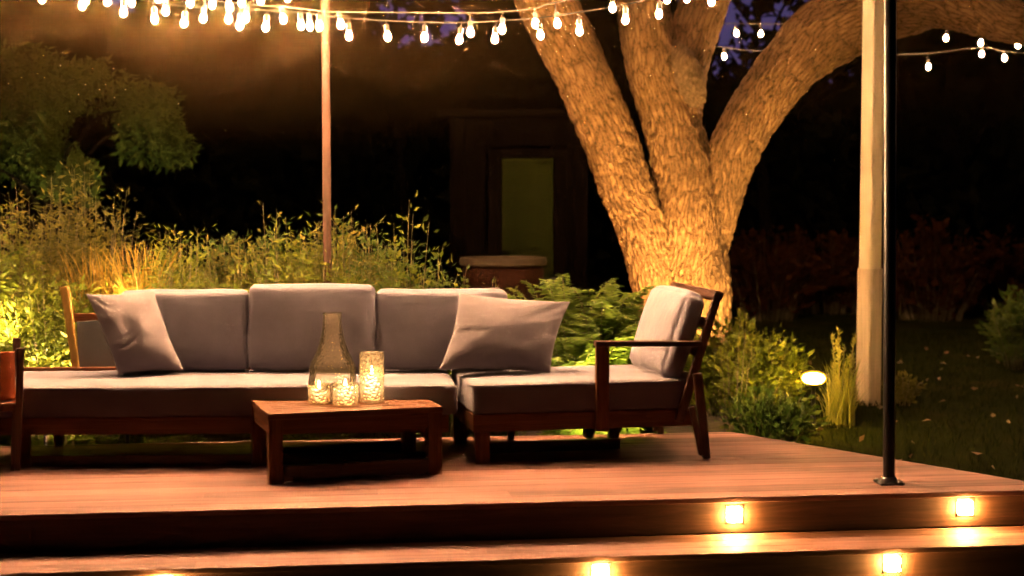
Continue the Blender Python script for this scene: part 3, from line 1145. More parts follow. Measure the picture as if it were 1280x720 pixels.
candle(399, 504, 0.056, 0.098, 'small lit votive candle glass in front of the carafe on its left')
candle(432, 506, 0.066, 0.110, 'brightest lit votive candle glass in front of the carafe on its right')
hq = gz(465, 502, TTOP)
hur = thing('candle_glass', hq, 0, 'tall hammered glass cylinder with a candle glowing inside, right of the carafe', 'candle glass')
mb = MB()
rr = 15.5 * sc_
hh = 62 * sc_
mb.lathe([(0.001, 0), (rr * 0.96, 0), (rr, 0.005)] + [(rr * (1 + 0.018 * math.sin(k * 1.9)), 0.005 + (hh - 0.005) * k / 16) for k in range(1, 17)] + [(rr - 0.005, hh), (rr - 0.006, 0.01), (0.001, 0.009)], 36)
mb.build('cylinder', M['glass_bumpy'], hur, smooth=True)
mb = MB()
mb.lathe([(0.001, 0.011), (rr * 0.72, 0.011), (rr * 0.72, hh * 0.52), (rr * 0.5, hh * 0.50), (0.001, hh * 0.50)], 24)
mb.build('wax', M['wax'], hur, smooth=True)
mb = MB()
mb.lathe([(0.0005, hh * 0.52), (0.006, hh * 0.56), (0.0075, hh * 0.60), (0.005, hh * 0.67), (0.0006, hh * 0.74)], 12)
mb.build('flame', M['flame'], hur, smooth=True)

# ------------------------------------------------------------------ leather chair at the left edge
lp = gz(30, 585, DZ)
lc = thing('leather_armchair', (lp.x, lp.y - 0.06, DZ), R(19), 'orange brown leather sling armchair cut off by the left edge of the photo', 'armchair')
for (x0, y0, dx, dy) in ((0.0, 0.0, -0.05, 0.0), (-0.66, 0.0, 0.05, 0.0), (0.0, 0.56, -0.05, 0.04), (-0.66, 0.56, 0.05, 0.04)):
    mb = MB()
    mb.beam((x0 - 0.015, y0, 0.0), (x0 + 0.012, y0, 0.63), 0.026, 0.035, (0, 1, 0), 0.04, 0.04)
    mb.build('leg', M['dark_z'], lc, bevel=0.004)
for x0 in (0.0, -0.66):
    mb = MB()
    mb.beam((x0 - 0.04, 0.0, 0.0), (x0 - 0.022, 0.0, 0.34), 0.022, 0.03, (0, 1, 0))
    mb.build('brace', M['dark_z'], lc, bevel=0.003)
    mb = MB()
    mb.beam((x0 - 0.0, 0.022, 0.30), (x0 - 0.0, 0.538, 0.26), 0.03, 0.04, (0, 0, 1))
    mb.build('side_rail', M['frame_y'], lc, bevel=0.004)
for yy, zz in ((0.0, 0.33), (0.56, 0.27)):
    mb = MB()
    mb.beam((-0.64, yy, zz), (-0.02, yy, zz), 0.03, 0.04, (0, 0, 1))
    mb.build('cross_rail', M['frame_x'], lc, bevel=0.004)


def sling(name, P00, P10, P01, P11, sag, mat, parent, th=0.012, n=16):
    mb = MB()
    up = (P10 - P00).cross(P01 - P00).normalized()
    for s in (0, 1):
        for j in range(n + 1):
            for i in range(n + 1):
                a, b = i / n, j / n
                q = P00.lerp(P10, a).lerp(P01.lerp(P11, a), b)
                q = q + up * (-sag * math.sin(a * math.pi) * (0.35 + 0.65 * math.sin(b * math.pi)) + s * th)
                q = q + Vector(noise.noise_vector(q * 9)) * 0.006
                mb.v.append(tuple(q))
    m1 = (n + 1) ** 2
    for s in (0, 1):
        for j in range(n):
            for i in range(n):
                q = [s * m1 + j * (n + 1) + i, s * m1 + j * (n + 1) + i + 1, s * m1 + (j + 1) * (n + 1) + i + 1, s * m1 + (j + 1) * (n + 1) + i]
                mb.f.append(q)
    ring = [i for i in range(n + 1)] + [(j * (n + 1) + n) for j in range(1, n + 1)] + [n * (n + 1) + i for i in range(n - 1, -1, -1)] + [j * (n + 1) for j in range(n - 1, 0, -1)]
    for a, b in zip(ring, ring[1:] + ring[:1]):
        mb.f.append([a, b, b + m1, a + m1])
    return mb.build(name, mat, parent, smooth=True)


sling('backrest', Vector((-0.64, -0.012, 0.37)), Vector((-0.02, -0.012, 0.37)), Vector((-0.64, -0.012, 0.615)), Vector((-0.015, -0.012, 0.615)), -0.05, M['leather'], lc)
sling('seat', Vector((-0.64, 0.02, 0.345)), Vector((-0.02, 0.02, 0.345)), Vector((-0.64, 0.56, 0.30)), Vector((-0.02, 0.56, 0.30)), 0.05, M['leather'], lc)

# ------------------------------------------------------------------ posts
bp_ = gz(1111, 604, DZ)
post = thing('metal_post', (bp_.x, bp_.y, DZ), DYAW, 'slim black steel post bolted to the front right of the deck', 'post')
post.rotation_euler = (0, R(-0.75), DYAW)
mb = MB()
mb.lathe([(0.029, 0.014), (0.029, 3.6), (0.001, 3.601)], 24)
mb.build('shaft', M['black'], post, smooth=True)
mb = MB()
mb.box(-0.06, 0.06, -0.06, 0.06, 0.0, 0.01)
mb.build('base_plate', M['black'], post, bevel=0.002)
mb = MB()
mb.lathe([(0.03, 0.011), (0.040, 0.011), (0.040, 0.026), (0.030, 0.034)], 24)
mb.build('collar', M['steel'], post, smooth=True)
for sx in (-1, 1):
    for sy in (-1, 1):
        mb = MB()
        mb.lathe([(0.001, 0.019), (0.009, 0.018), (0.010, 0.0105)], 6, (sx * 0.046, sy * 0.046, 0))
        mb.build('bolt', M['steel'], post)

wp = gz(1085, 506, 0)
wpost = thing('timber_post', (wp.x, wp.y, 0), R(33), 'thick square white painted post standing on the lawn behind the black post', 'post')
mb = MB()
mb.box(-0.063, 0.063, -0.063, 0.063, 0.0, 4.6)
mb.build('shaft', M['white'], wpost, bevel=0.004)
mb = MB()
mb.box(-0.07, 0.07, -0.07, 0.07, 0.0, 0.0)
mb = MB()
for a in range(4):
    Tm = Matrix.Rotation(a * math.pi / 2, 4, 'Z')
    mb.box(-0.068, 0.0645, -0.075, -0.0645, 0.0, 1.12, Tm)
mb.build('dim_lower_sleeve', M['tan'], wpost, bevel=0.002)  # added sleeve: gives the dimmer lower post a colour of its own

pp = at(409, 300, 10.05)
pole = thing('wooden_pole', (pp.x, 10.05, 0), 0, 'slender brown wooden pole rising out of the hedge to carry the string lights', 'pole')
mb = MB()
mb.lathe([(0.030, 0.0), (0.027, 1.2), (0.026, 2.4), (0.025, 3.5), (0.001, 3.51)], 16)
mb.build('shaft', M['pole'], pole, smooth=True)
hook = at(409, 16, 10.02)
mb = MB()
mb.tube([Vector((0.0, -0.026, hook.z - 0.0)), Vector((0, -0.05, hook.z - 0.01)), Vector((0, -0.055, hook.z + 0.02))], 0.005, 8)
mb.build('hook', M['steel'], pole, smooth=True)

# ------------------------------------------------------------------ string lights
bulb_prof = [(0.001, -0.060), (0.009, -0.058), (0.017, -0.051), (0.0215, -0.041), (0.0225, -0.033), (0.020, -0.022), (0.0145, -0.012), (0.0115, -0.005), (0.0115, 0.0)]
bm_ = MB()
bm_.lathe(bulb_prof, 14)
BULB = bm_.mesh('bulb')
BULB.materials.append(M['bulb'])
BULB.polygons.foreach_set('use_smooth', [True] * len(BULB.polygons))
sm_ = MB()
sm_.lathe([(0.001, 0.042), (0.008, 0.042), (0.015, 0.034), (0.0155, 0.002), (0.0145, -0.004), (0.0126, -0.005)], 12)
SOCK = sm_.mesh('socket')
SOCK.materials.append(M['socket'])


def catmull(P, n=8):
    out = []
    for i in range(len(P) - 1):
        p0, p1, p2, p3 = P[max(i - 1, 0)], P[i], P[i + 1], P[min(i + 2, len(P) - 1)]
        for k in range(n):
            t = k / n
            out.append(0.5 * ((2 * p1) + (p2 - p0) * t + (2 * p0 - 5 * p1 + 4 * p2 - p3) * t * t + (3 * p1 - p0 - 3 * p2 + p3) * t ** 3))
    out.append(P[-1])
    return out


def string_lights(label, pts, Y0, Y1, ends=(None, None), drop=0.095):
    """pts: bulb centres surveyed in the photo; depth runs evenly from Y0 to Y1"""
    x0, x1 = pts[0][0], pts[-1][0]
    W = []
    for px, py in pts:
        Yd = Y0 + (Y1 - Y0) * (px - x0) / (x1 - x0)
        c = at(px, py, Yd)
        W.append(c + Vector((0, 0, drop)))
    # ease the cable so it hangs in a smooth curve; the flex to each socket takes up the rest
    S = [w.copy() for w in W]
    for _ in range(4):
        for i in range(1, len(S) - 1):
            S[i].z = S[i].z * 0.5 + 0.25 * (S[i - 1].z + S[i + 1].z)
    for s, w in zip(S, W):
        s.z = max(s.z, w.z - 0.02)
    P = ([ends[0]] if ends[0] else []) + S + ([ends[1]] if ends[1] else [])
    o = thing('string_lights', P[0], 0, label, 'string lights', 'strings of warm bulbs hung over the deck')
    org = P[0]
    mb = MB()
    mb.tube([p - org for p in catmull(P)], 0.004, 6)
    mb.build('cable', M['cable'], o, smooth=True)
    for s, w in zip(S, W):
        c = w - Vector((0, 0, drop)) + Vector((0, 0, 0.042))
        b = bpy.data.objects.new('bulb', BULB)
        COL.objects.link(b)
        b.parent = o
        b.location = c - org
        b.rotation_euler = (random.uniform(-0.15, 0.15), random.uniform(-0.15, 0.15), random.uniform(0, 6))
        k = bpy.data.objects.new('socket', SOCK)
        COL.objects.link(k)
        k.parent = b
        fl = MB()
        top = s - c
        fl.tube([Vector((0, 0, 0.04)), Vector((0.003, 0, 0.055)), Matrix.Rotation(-b.rotation_euler.z, 3, 'Z') @ top], 0.003, 5)
        fl.build('flex', M['cable'], b, smooth=True)
    return o


string_lights('lowest string of bulbs, sagging past the wooden pole and across the tree trunks',
              [(-60, -22), (-4, -10), (53, 0), (103, 9), (155, 18), (193, 26), (231, 31), (300, 34), (333, 36), (376, 34), (399, 35), (436, 47), (484, 48), (531, 49), (575, 52), (619, 51), (675, 46), (724, 41), (782, 27), (824, 20), (889, 4), (940, -12)],
              9.3, 9.3)
string_lights('second string of bulbs, just behind and above the lowest string',
              [(-30, -40), (20, -26), (76, -14), (106, 2), (164, 5), (207, 16), (255, 25), (286, 26), (308, 25), (353, 26), (387, 35), (425, 33), (588, 43), (628, 39), (669, 32), (696, 32), (765, 12), (834, 1), (858, 0), (905, -14)],
              9.42, 9.45)
string_lights('highest string of bulbs, skimming the top edge at left of the pole',
              [(-40, -60), (40, -26), (90, -8), (134, 4), (199, 0), (237, 6), (266, 8), (286, 11), (303, 5), (325, 2), (360, -1), (410, -16), (470, -34)],
              9.36, 9.55)
string_lights('distant string of small bulbs between the tree and the right edge',
              [(860, 40), (897, 41), (920, 43), (951, 44), (1000, 44), (1050, 42), (1100, 40), (1152, 38), (1183, 49), (1226, 55), (1272, 58), (1330, 60)], 14.9, 15.2)
string_lights('short low string of distant bulbs hanging below the others at right',
              [(870, 66), (905, 72), (960, 80), (1020, 84), (1090, 86), (1160, 85), (1227, 69), (1255, 74), (1300, 80)], 15.4, 15.8)
# the runs that come towards the house, over the deck
def overhead_string(A, B, sag, n, label):
    W = []
    for i in range(n):
        t = (i + 0.5) / n
        W.append(A.lerp(B, t) - Vector((0, 0, sag * 4 * t * (1 - t))))
    P = [A] + W + [B]
    o = thing('string_lights', A, 0, label, 'string lights', 'strings of warm bulbs hung over the deck')
    mb = MB()
    mb.tube([p - A for p in catmull(P)], 0.0055, 6)
    mb.build('cable', M['cable'], o, smooth=True)
    for w in W:
        b = bpy.data.objects.new('bulb', BULB)
        COL.objects.link(b)
        b.parent = o
        b.location = w - A - Vector((0, 0, 0.05))
        k = bpy.data.objects.new('socket', SOCK)
        COL.objects.link(k)
        k.parent = b
    return o


overhead_string(Vector((-3.8, 9.0, 3.3)), Vector((2.2, 9.0, 3.3)), 0.16, 15, 'string of bulbs overhead above the sofa back')
overhead_string(Vector((-3.6, 8.6, 3.5)), Vector((2.4, 8.65, 3.5)), 0.16, 14, 'string of bulbs overhead above the coffee table')

# ------------------------------------------------------------------ big tree


def limb(mb_uv, path, seg=150, step=0.016, seed=0, amp=0.018, flare=None):
    """tapered limb with ridged bark; path = [(point, radius)]; adds to lists V,F,UV"""
    V, F, UV = mb_uv
    P = [Vector(p) for p, r in path]
    Rr = [r for p, r in path]
    pts, rad = [], []
    C = catmull(P, 24)
    m = (len(P) - 1) * 24
    rr = []
    for i in range(len(P) - 1):
        for k in range(24):
            t = k / 24
            t = t * t * (3 - 2 * t)
            rr.append(Rr[i] * (1 - t) + Rr[i + 1] * t)
    rr.append(Rr[-1])
    # resample evenly
    pts, rad = [C[0]], [rr[0]]
    acc = 0
    for i in range(1, len(C)):
        d = (C[i] - C[i - 1]).length
        acc += d
        if acc >= step:
            pts.append(C[i])
            rad.append(rr[i])
            acc = 0
    base = len(V)
    s = 0
    n = len(pts)
    u0 = None
    for i, p in enumerate(pts):
        t = (pts[min(i + 1, n - 1)] - pts[max(i - 1, 0)]).normalized()
        ref = Vector((0, 1, 0))       # seam at the back
        u = ref - t * ref.dot(t)
        u.normalize()
        w = t.cross(u)
        if i:
            s += (p - pts[i - 1]).length
        for k in range(seg + 1):
            a = 2 * math.pi * k / seg
            ca, sa = math.cos(a), math.sin(a)
            r = rad[i]
            q = Vector((ca * r * 22 + seed, sa * r * 22, s * 8.0))
            dd, _ = noise.voronoi(q + Vector(noise.noise_vector(q * 0.6)) * 0.5)
            ridge = min(1, (dd[1] - dd[0]) * 2.2)
            low = noise.noise(Vector((ca * r * 3 + seed, sa * r * 3, s * 1.6)))
            rr_ = r + amp * (ridge - 0.6) + 0.06 * r * low
            V.append(p + (u * ca + w * sa) * rr_)
            UV.append((a * r, s))
    for i in range(n - 1):
        for k in range(seg):
            a = base + i * (seg + 1) + k
            F.append([a, a + 1, a + seg + 2, a + seg + 1])


TYD = 14.0
tb = at(860, 400, TYD)
tree_o = Vector((tb.x, TYD, 0))
tree = thing('oak_tree', tree_o, 0, 'great forked oak with rough bark glowing amber from lights below', 'tree')
V, F, UV = [], [], []


def tp_(px, py, Y, rpx):
    return (at(px, py, Y), rpx * Y / 2000.0)


# main stem
limb((V, F, UV), [(Vector((tb.x + 0.0, TYD + 0.02, -0.1)), 0.44), (Vector((tb.x, TYD, 0.25)), 0.36), tp_(864, 420, TYD, 49), tp_(864, 350, TYD, 48), tp_(862, 280, TYD, 44), tp_(854, 210, TYD, 39), tp_(836, 142, TYD, 36), tp_(820, 90, TYD, 36), tp_(808, 40, TYD, 34), tp_(800, -20, TYD + 0.1, 33), tp_(786, -110, TYD + 0.3, 30), tp_(765, -260, TYD + 0.5, 22)], seed=1)
# second fork of the main stem
limb((V, F, UV), [tp_(845, 175, TYD + 0.02, 30), tp_(848, 110, TYD + 0.05, 33), tp_(862, 60, TYD + 0.16, 30), tp_(878, 10, TYD + 0.25, 30), tp_(896, -60, TYD + 0.4, 28), tp_(925, -200, TYD + 0.7, 20)], seed=5, seg=100)
# left leaning stem
limb((V, F, UV), [(Vector((tb.x - 0.16, TYD - 0.02, -0.1)), 0.28), (Vector((tb.x - 0.20, TYD - 0.05, 0.3)), 0.21), tp_(828, 405, TYD - 0.1, 29), tp_(814, 340, TYD - 0.14, 28), tp_(801, 285, TYD - 0.18, 30), tp_(781, 230, TYD - 0.2, 33.5), tp_(758, 165, TYD - 0.25, 34), tp_(733, 105, TYD - 0.3, 35), tp_(706, 50, TYD - 0.35, 36), tp_(680, -5, TYD - 0.4, 36), tp_(640, -90, TYD - 0.5, 34), tp_(590, -230, TYD - 0.6, 26)], seed=9)
# right limb, arching over
limb((V, F, UV), [tp_(878, 330, TYD + 0.06, 26), tp_(893, 275, TYD + 0.02, 28), tp_(904, 225, TYD, 30), tp_(922, 178, TYD - 0.02, 33), tp_(952, 126, TYD - 0.05, 35), tp_(990, 78, TYD - 0.1, 37), tp_(1032, 36, TYD - 0.15, 39), tp_(1085, 8, TYD - 0.2, 38), tp_(1145, -2, TYD - 0.2, 36), tp_(1200, 6, TYD - 0.2, 32), tp_(1262, 26, TYD - 0.2, 28), tp_(1340, 40, TYD - 0.1, 24), tp_(1440, 30, TYD, 16)], seed=13)
limb((V, F, UV), [tp_(985, 95, TYD + 0.05, 24), tp_(1040, 62, TYD + 0.1, 23), tp_(1095, 36, TYD + 0.12, 20), tp_(1160, 16, TYD + 0.1, 20), tp_(1240, -30, TYD + 0.2, 18), tp_(1320, -110, TYD + 0.4, 12)], seed=17, seg=80)
me = nmesh('trunk', [tuple(v - tree_o) for v in V], F)
uvl = me.uv_layers.new(name='UVMap')
li = np.zeros(len(me.loops), dtype=np.int32)
me.loops.foreach_get('vertex_index', li)
uvl.data.foreach_set('uv', np.asarray(UV, dtype=np.float32)[li].ravel())
trunk = link('trunk', me, M['bark'], tree, True)
# stub of the sawn limb
V, F, UV = [], [], []
limb((V, F, UV), [tp_(868, 125, TYD - 0.10, 15), tp_(862, 98, TYD - 0.26, 18), tp_(854, 76, TYD - 0.36, 15), tp_(847, 58, TYD - 0.40, 8), tp_(844, 50, TYD - 0.40, 1.5)], seed=21, seg=70, step=0.01, amp=0.018)
me = nmesh('limb_stub', [tuple(v - tree_o) for v in V], F)
uvl = me.uv_layers.new(name='UVMap')
li = np.zeros(len(me.loops), dtype=np.int32)
me.loops.foreach_get('vertex_index', li)
uvl.data.foreach_set('uv', np.asarray(UV, dtype=np.float32)[li].ravel())
link('limb_stub', me, M['stub'], trunk, True)


def crown_leaves(blobs, count, Ln, W, dens_noise=1.2, thr=-0.1, seed=0.0):
    """leaf centres inside ellipsoids, thinned by noise so that gaps and clumps form"""
    out = []
    tot = sum(b[1][0] * b[1][1] * b[1][2] for b in blobs)
    for (c, r) in blobs:
        k = int(count * (r[0] * r[1] * r[2]) / tot)
        got = 0
        tries = 0
        while got < k and tries < k * 6:
            tries += 1
            d = Vector((random.gauss(0, 1), random.gauss(0, 1), random.gauss(0, 1))).normalized() * (random.random() ** 0.42)
            q = Vector((c[0] + d.x * r[0], c[1] + d.y * r[1], c[2] + d.z * r[2]))
            if noise.noise(q * dens_noise + Vector((seed, 0, 0))) < thr:
                continue
            out.append(q)
            got += 1
    C = np.array([tuple(q) for q in out])
    D = rng.normal(size=C.shape)
    D[:, 2] -= 0.25
    ln = Ln * rng.uniform(0.6, 1.3, len(C))
    return leaves_np(C, D, ln, ln * W)


# leafy crown of the oak, high above, with some sprays hanging at the top of the view
Vc, Fc = crown_leaves([((tb.x - 2.6, 13.9, 6.3), (2.5, 2.2, 1.7)), ((tb.x + 0.5, 14.5, 6.8), (2.4, 2.4, 1.7)), ((tb.x + 3.2, 14.1, 5.9), (2.2, 2.0, 1.4))], 5200, 0.12, 0.25, 0.9, -0.05, 3)
Vc = Vc - np.array(tuple(tree_o))
link('crown', nmesh('crown', Vc, Fc), M['leaf_green'], tree)

# ------------------------------------------------------------------ plants


def shrub(name, label, base, height, radius, nstem, per, leaf, mat, group=None, cat='shrub', lean=(0, 0), aspect=0.26, upright=0.7, stem_r=0.004, squash=0.75):
    o = thing(name, base, 0, label, cat, group)
    C, D, Ls = [], [], []
    sb = MB()
    for k in range(nstem):
        a = random.uniform(0, 2 * math.pi)
        rr = radius * math.sqrt(random.random())
        b = Vector((math.cos(a) * rr * 0.45, math.sin(a) * rr * 0.45 * squash, 0))
        top = Vector((math.cos(a) * rr + lean[0] * random.uniform(0.6, 1.3), math.sin(a) * rr * squash + lean[1],
                      height * random.uniform(0.6, 1.0) * (1 - 0.35 * (rr / radius) ** 2)))
        ctrl = b.lerp(top, 0.5) + Vector((0, 0, height * 0.16))
        prev = None
        tw = []
        nseg = 7
        for i in range(nseg + 1):
            t = i / nseg
            q = b * (1 - t) ** 2 + ctrl * 2 * t * (1 - t) + top * t * t
            tw.append(q)
        sb.tube(tw, [stem_r * (1 - 0.75 * i / nseg) for i in range(nseg + 1)], 4, False)
        for i in range(per):
            t = 0.12 + 0.88 * (i + random.random()) / per
            q = b * (1 - t) ** 2 + ctrl * 2 * t * (1 - t) + top * t * t
            dr = ((ctrl - b) * (1 - t) + (top - ctrl) * t).normalized()
            side = Vector((random.gauss(0, 1), random.gauss(0, 1), random.gauss(0, 0.5))).normalized()
            off = side * random.uniform(0.0, 0.09) * min(1, radius * 2.4)
            C.append(tuple(q + off))
            dd = dr * upright + side * 0.9 + Vector((0, 0, 0.12 - 0.3 * random.random()))
            D.append(tuple(dd))
            Ls.append(leaf * random.uniform(0.55, 1.25))
    C, D, Ls = np.array(C), np.array(D), np.array(Ls)
    V, F = leaves_np(C, D, Ls, Ls * aspect)
    link('foliage', nmesh('foliage', V, F), mat, o)
    sb.build('stems', M['stem'], o)
    return o


def blades(name, label, base, height, spread, n, width, mat, cat='ornamental grass', group=None, droop=0.5, plumes=None):
    o = thing(name, base, 0, label, cat, group)
    V, F = [], []
    for k in range(n):
        a = random.uniform(0, 2 * math.pi)
        h = height * random.uniform(0.5, 1.05)
        sp = spread * random.uniform(0.15, 1.0)
        b = Vector((random.gauss(0, 0.05), random.gauss(0, 0.05), 0))
        d = Vector((math.cos(a), math.sin(a), 0))
        s = Vector((-d.y, d.x, 0))
        w = width * random.uniform(0.6, 1.2)
        base_i = len(V)
        ns = 6
        for i in range(ns + 1):
            t = i / ns
            q = b + d * (sp * t ** 1.6) + Vector((0, 0, h * (t - droop * 0.5 * t ** 3)))
            ww = w * (1 - t) ** 0.7 * (0.6 + 0.4 * min(1, t * 4))
            V.append(tuple(q + s * ww))
            V.append(tuple(q - s * ww))
        for i in range(ns):
            F.append([base_i + 2 * i, base_i + 2 * i + 1, base_i + 2 * i + 3, base_i + 2 * i + 2])
    link('blades', nmesh('blades', V, F), mat, o)
    if plumes:
        C, D, Ls = [], [], []
        sb = MB()
        for k in range(plumes):
            a = random.uniform(0, 2 * math.pi)
            sp = spread * random.uniform(0.1, 0.5)
            top = Vector((math.cos(a) * sp, math.sin(a) * sp, height * random.uniform(0.85, 1.3)))
            sb.tube([Vector((0, 0, 0)), top * 0.5 + Vector((0, 0, 0.03)), top], 0.003, 4, False)
            for i in range(46):
                t = random.uniform(0.62, 1.0)
                C.append(tuple(top * t))
                D.append((random.gauss(0, 0.4), random.gauss(0, 0.4), 0.8))
                Ls.append(random.uniform(0.02, 0.05))
        Va, Fa = leaves_np(np.array(C), np.array(D), np.array(Ls), np.array(Ls) * 0.18)
        link('plumes', nmesh('plumes', Va, Fa), mat, o)
        sb.build('stems', M['stem'], o)
    return o


def gbase(px, Y):
    return Vector((at(px, 400, Y).x, Y, 0.0))


def htop(py, Y):
    return at(640, py, Y).z


HG = 'shrubs in the hedge behind the sofa'
hed = [
    # px, Y, top py, radius, stems, per, leaf, mat, label
    (-30, 10.3, 262, 0.55, 95, 34, 0.075, 'leaf_yellow', 'leafy yellow green shrub at the far left behind the leather armchair'),
    (48, 10.75, 236, 0.55, 100, 34, 0.075, 'leaf_olive', 'tall olive shrub left of the golden grass'),
    (112, 11.1, 226, 0.50, 90, 32, 0.07, 'leaf_olive', 'tallest olive shrub standing behind the golden grass'),
    (20, 10.9, 258, 0.30, 40, 22, 0.06, 'leaf_rust', 'small rust red shrub among the green at far left'),
    (62, 9.85, 352, 0.46, 90, 30, 0.085, 'leaf_yellow', 'brightly lit low shrub between the leather armchair and the sofa back'),
    (225, 10.35, 300, 0.50, 95, 32, 0.06, 'leaf_yellow', 'rounded shrub below the golden grass behind the left back cushion'),
    (300, 10.5, 292, 0.50, 90, 32, 0.06, 'leaf_olive', 'olive shrub behind the left back cushion, left of the thin stems'),
    (372, 10.3, 276, 0.50, 95, 34, 0.065, 'leaf_yellow', 'shrub wrapped round the foot of the wooden pole'),
    (440, 10.25, 268, 0.48, 95, 34, 0.065, 'leaf_olive', 'dense shrub just right of the wooden pole'),
    (490, 10.05, 290, 0.40, 80, 32, 0.065, 'leaf_green', 'greener shrub behind the right edge of the middle back cushion'),
    (552, 10.2, 335, 0.34, 60, 28, 0.06, 'leaf_green', 'low shrub at the right end of the hedge in front of the big pot'),
    (150, 9.95, 355, 0.45, 80, 30, 0.06, 'leaf_yellow', 'low shrub right behind the creased throw pillow'),
    (270, 11.0, 292, 0.5, 80, 30, 0.075, 'leaf_green', 'darker shrub in the back row of the hedge, right of the golden grass'),
    (335, 10.95, 284, 0.45, 80, 30, 0.075, 'leaf_green', 'darker shrub in the back row of the hedge, left of the wooden pole'),
    (425, 10.95, 282, 0.45, 80, 30, 0.075, 'leaf_green', 'darker shrub in the back row of the hedge, right of the wooden pole'),
    (195, 9.9, 322, 0.42, 80, 30, 0.065, 'leaf_yellow', 'low shrub lit gold right behind the left back cushion'),
    (400, 9.95, 325, 0.42, 80, 30, 0.065, 'leaf_yellow', 'low shrub right behind the middle back cushion'),
    (620, 10.3, 358, 0.32, 50, 24, 0.06, 'leaf_green', 'low dark shrub behind the plump throw pillow'),
]
for (px, Y, ty, rad, ns, per, lf, mt, lab) in hed:
    shrub('hedge_shrub', lab, gbase(px, Y), htop(ty, Y) * 1.08, rad, int(ns * 1.75), int(per * 2.3), lf * 0.78, M[mt], HG, aspect=0.165, upright=0.4)
# wispy tall stems out of the hedge
shrub('wispy_shrub', 'open leggy shrub with long leafy sprays right of the wooden pole', gbase(505, 9.95), htop(228, 9.95), 0.34, 26, 34, 0.055, M['leaf_yellow'], lean=(0.05, 0), upright=0.5)
shrub('wispy_shrub', 'sparse arching sprays at the right end of the hedge', gbase(548, 10.0), htop(285, 10.0), 0.22, 10, 26, 0.05, M['leaf_green'], lean=(0.04, 0))
shrub('wispy_shrub', 'thin bare stems poking up left of the wooden pole', gbase(345, 10.3), htop(225, 10.3), 0.14, 7, 22, 0.04, M['leaf_olive'], lean=(-0.02, 0))
blades('ornamental_grass', 'golden fountain grass glowing above the left of the hedge', gbase(172, 10.05) + Vector((0, 0, 0.45)), htop(244, 10.05) - 0.40, 0.46, 420, 0.007, M['blade_gold'], droop=0.55)
blades('ornamental_grass', 'clump of darker arching grass left of the golden clump', gbase(118, 10.3) + Vector((0, 0, 0.4)), htop(250, 10.3) - 0.36, 0.38, 180, 0.007, M['blade_gold'], droop=0.5)


def fern(label, base, height, spread, n, mat, seed=0):
    o = thing('fern', base, 0, label, 'fern', 'ferns beside the foot of the tree')
    C, D, Ls = [], [], []
    sb = MB()
    for k in range(n):
        a = random.uniform(0, 2 * math.pi)
        d = Vector((math.cos(a), math.sin(a), 0))
        h = height * random.uniform(0.6, 1.05)
        sp = spread * random.uniform(0.5, 1.0)
        pts = []
        for i in range(9):
            t = i / 8
            pts.append(d * (sp * t ** 1.3) + Vector((0, 0, h * (1.5 * t - 0.62 * t * t - 0.1 * t ** 3))))
        sb.tube(pts, [0.004 * (1 - 0.8 * i / 8) for i in range(9)], 4, False)
        for i in range(30):
            t = 0.15 + 0.85 * i / 30
            q = d * (sp * t ** 1.3) + Vector((0, 0, h * (1.5 * t - 0.62 * t * t - 0.1 * t ** 3)))
            s = Vector((-d.y, d.x, 0))
            for sg in (1, -1):
                C.append(tuple(q))
                D.append(tuple(s * sg + d * 0.45 + Vector((0, 0, random.uniform(-0.3, 0.15)))))
                Ls.append(0.19 * (1 - 0.75 * t) * random.uniform(0.8, 1.1))
    V, F = leaves_np(np.array(C), np.array(D), np.array(Ls), np.array(Ls) * 0.16)
    link('fronds', nmesh('fronds', V, F), mat, o)
    sb.build('stems', M['stem'], o)
    return o


fern('dark feathery fern behind the right corner of the plump throw pillow', gbase(705, 10.15), htop(340, 10.15) * 1.2, 0.55, 48, M['fern'])
fern('brightly lit fern at the left foot of the oak', gbase(752, 10.0), htop(350, 10.0) * 1.2, 0.5, 54, M['fern'])
fern('low fern glowing yellow just above the chaise seat', gbase(735, 9.75), htop(395, 9.75) * 1.2, 0.42, 46, M['fern'])
fern('fern half hidden by the back cushion of the chaise', gbase(800, 10.1), htop(368, 10.1) * 1.15, 0.40, 40, M['fern'])

fern('tall bright fern at the left edge of the chaise arm, in front of the oak', gbase(772, 9.9), htop(372, 9.9) * 1.2, 0.42, 46, M['fern'])
fern('small fern crowding the rear corner of the chaise seat', gbase(712, 9.6), htop(418, 9.6) * 1.2, 0.34, 40, M['fern'])

RG = 'shrubs to the right of the chaise'
shrub('garden_shrub', 'yellow lit leafy shrub right behind the chaise back', gbase(912, 12.4), 0.82, 0.42, 120, 34, 0.065, M['leaf_yellow'], RG)
shrub('garden_shrub', 'golden leafy shrub left of the glowing ground lamp', gbase(948, 12.1), 0.74, 0.40, 120, 34, 0.06, M['leaf_yellow'], RG)
shrub('garden_shrub', 'low dark shrub spreading over the lawn edge below the golden shrub', gbase(965, 10.9), 0.42, 0.34, 80, 26, 0.06, M['leaf_green'], RG)
shrub('wispy_shrub', 'few thin dark twigs beside the right side of the oak trunk', gbase(918, 11.3), htop(345, 11.3), 0.13, 7, 18, 0.04, M['leaf_olive'])
blades('ornamental_grass', 'pale feathery grass tuft between the ground lamp and the white post', gbase(1052, 11.9), 0.58, 0.26, 260, 0.007, M['blade_pale'], droop=0.3, plumes=9)
shrub('garden_shrub', 'small pinkish leafy plant at the foot of the white post', gbase(1072, 13.5), 0.34, 0.12, 20, 20, 0.04, M['leaf_rust'])
shrub('garden_shrub', 'small weedy plant just right of the black post on the lawn', gbase(1128, 13.0), 0.30, 0.16, 24, 20, 0.05, M['leaf_olive'])
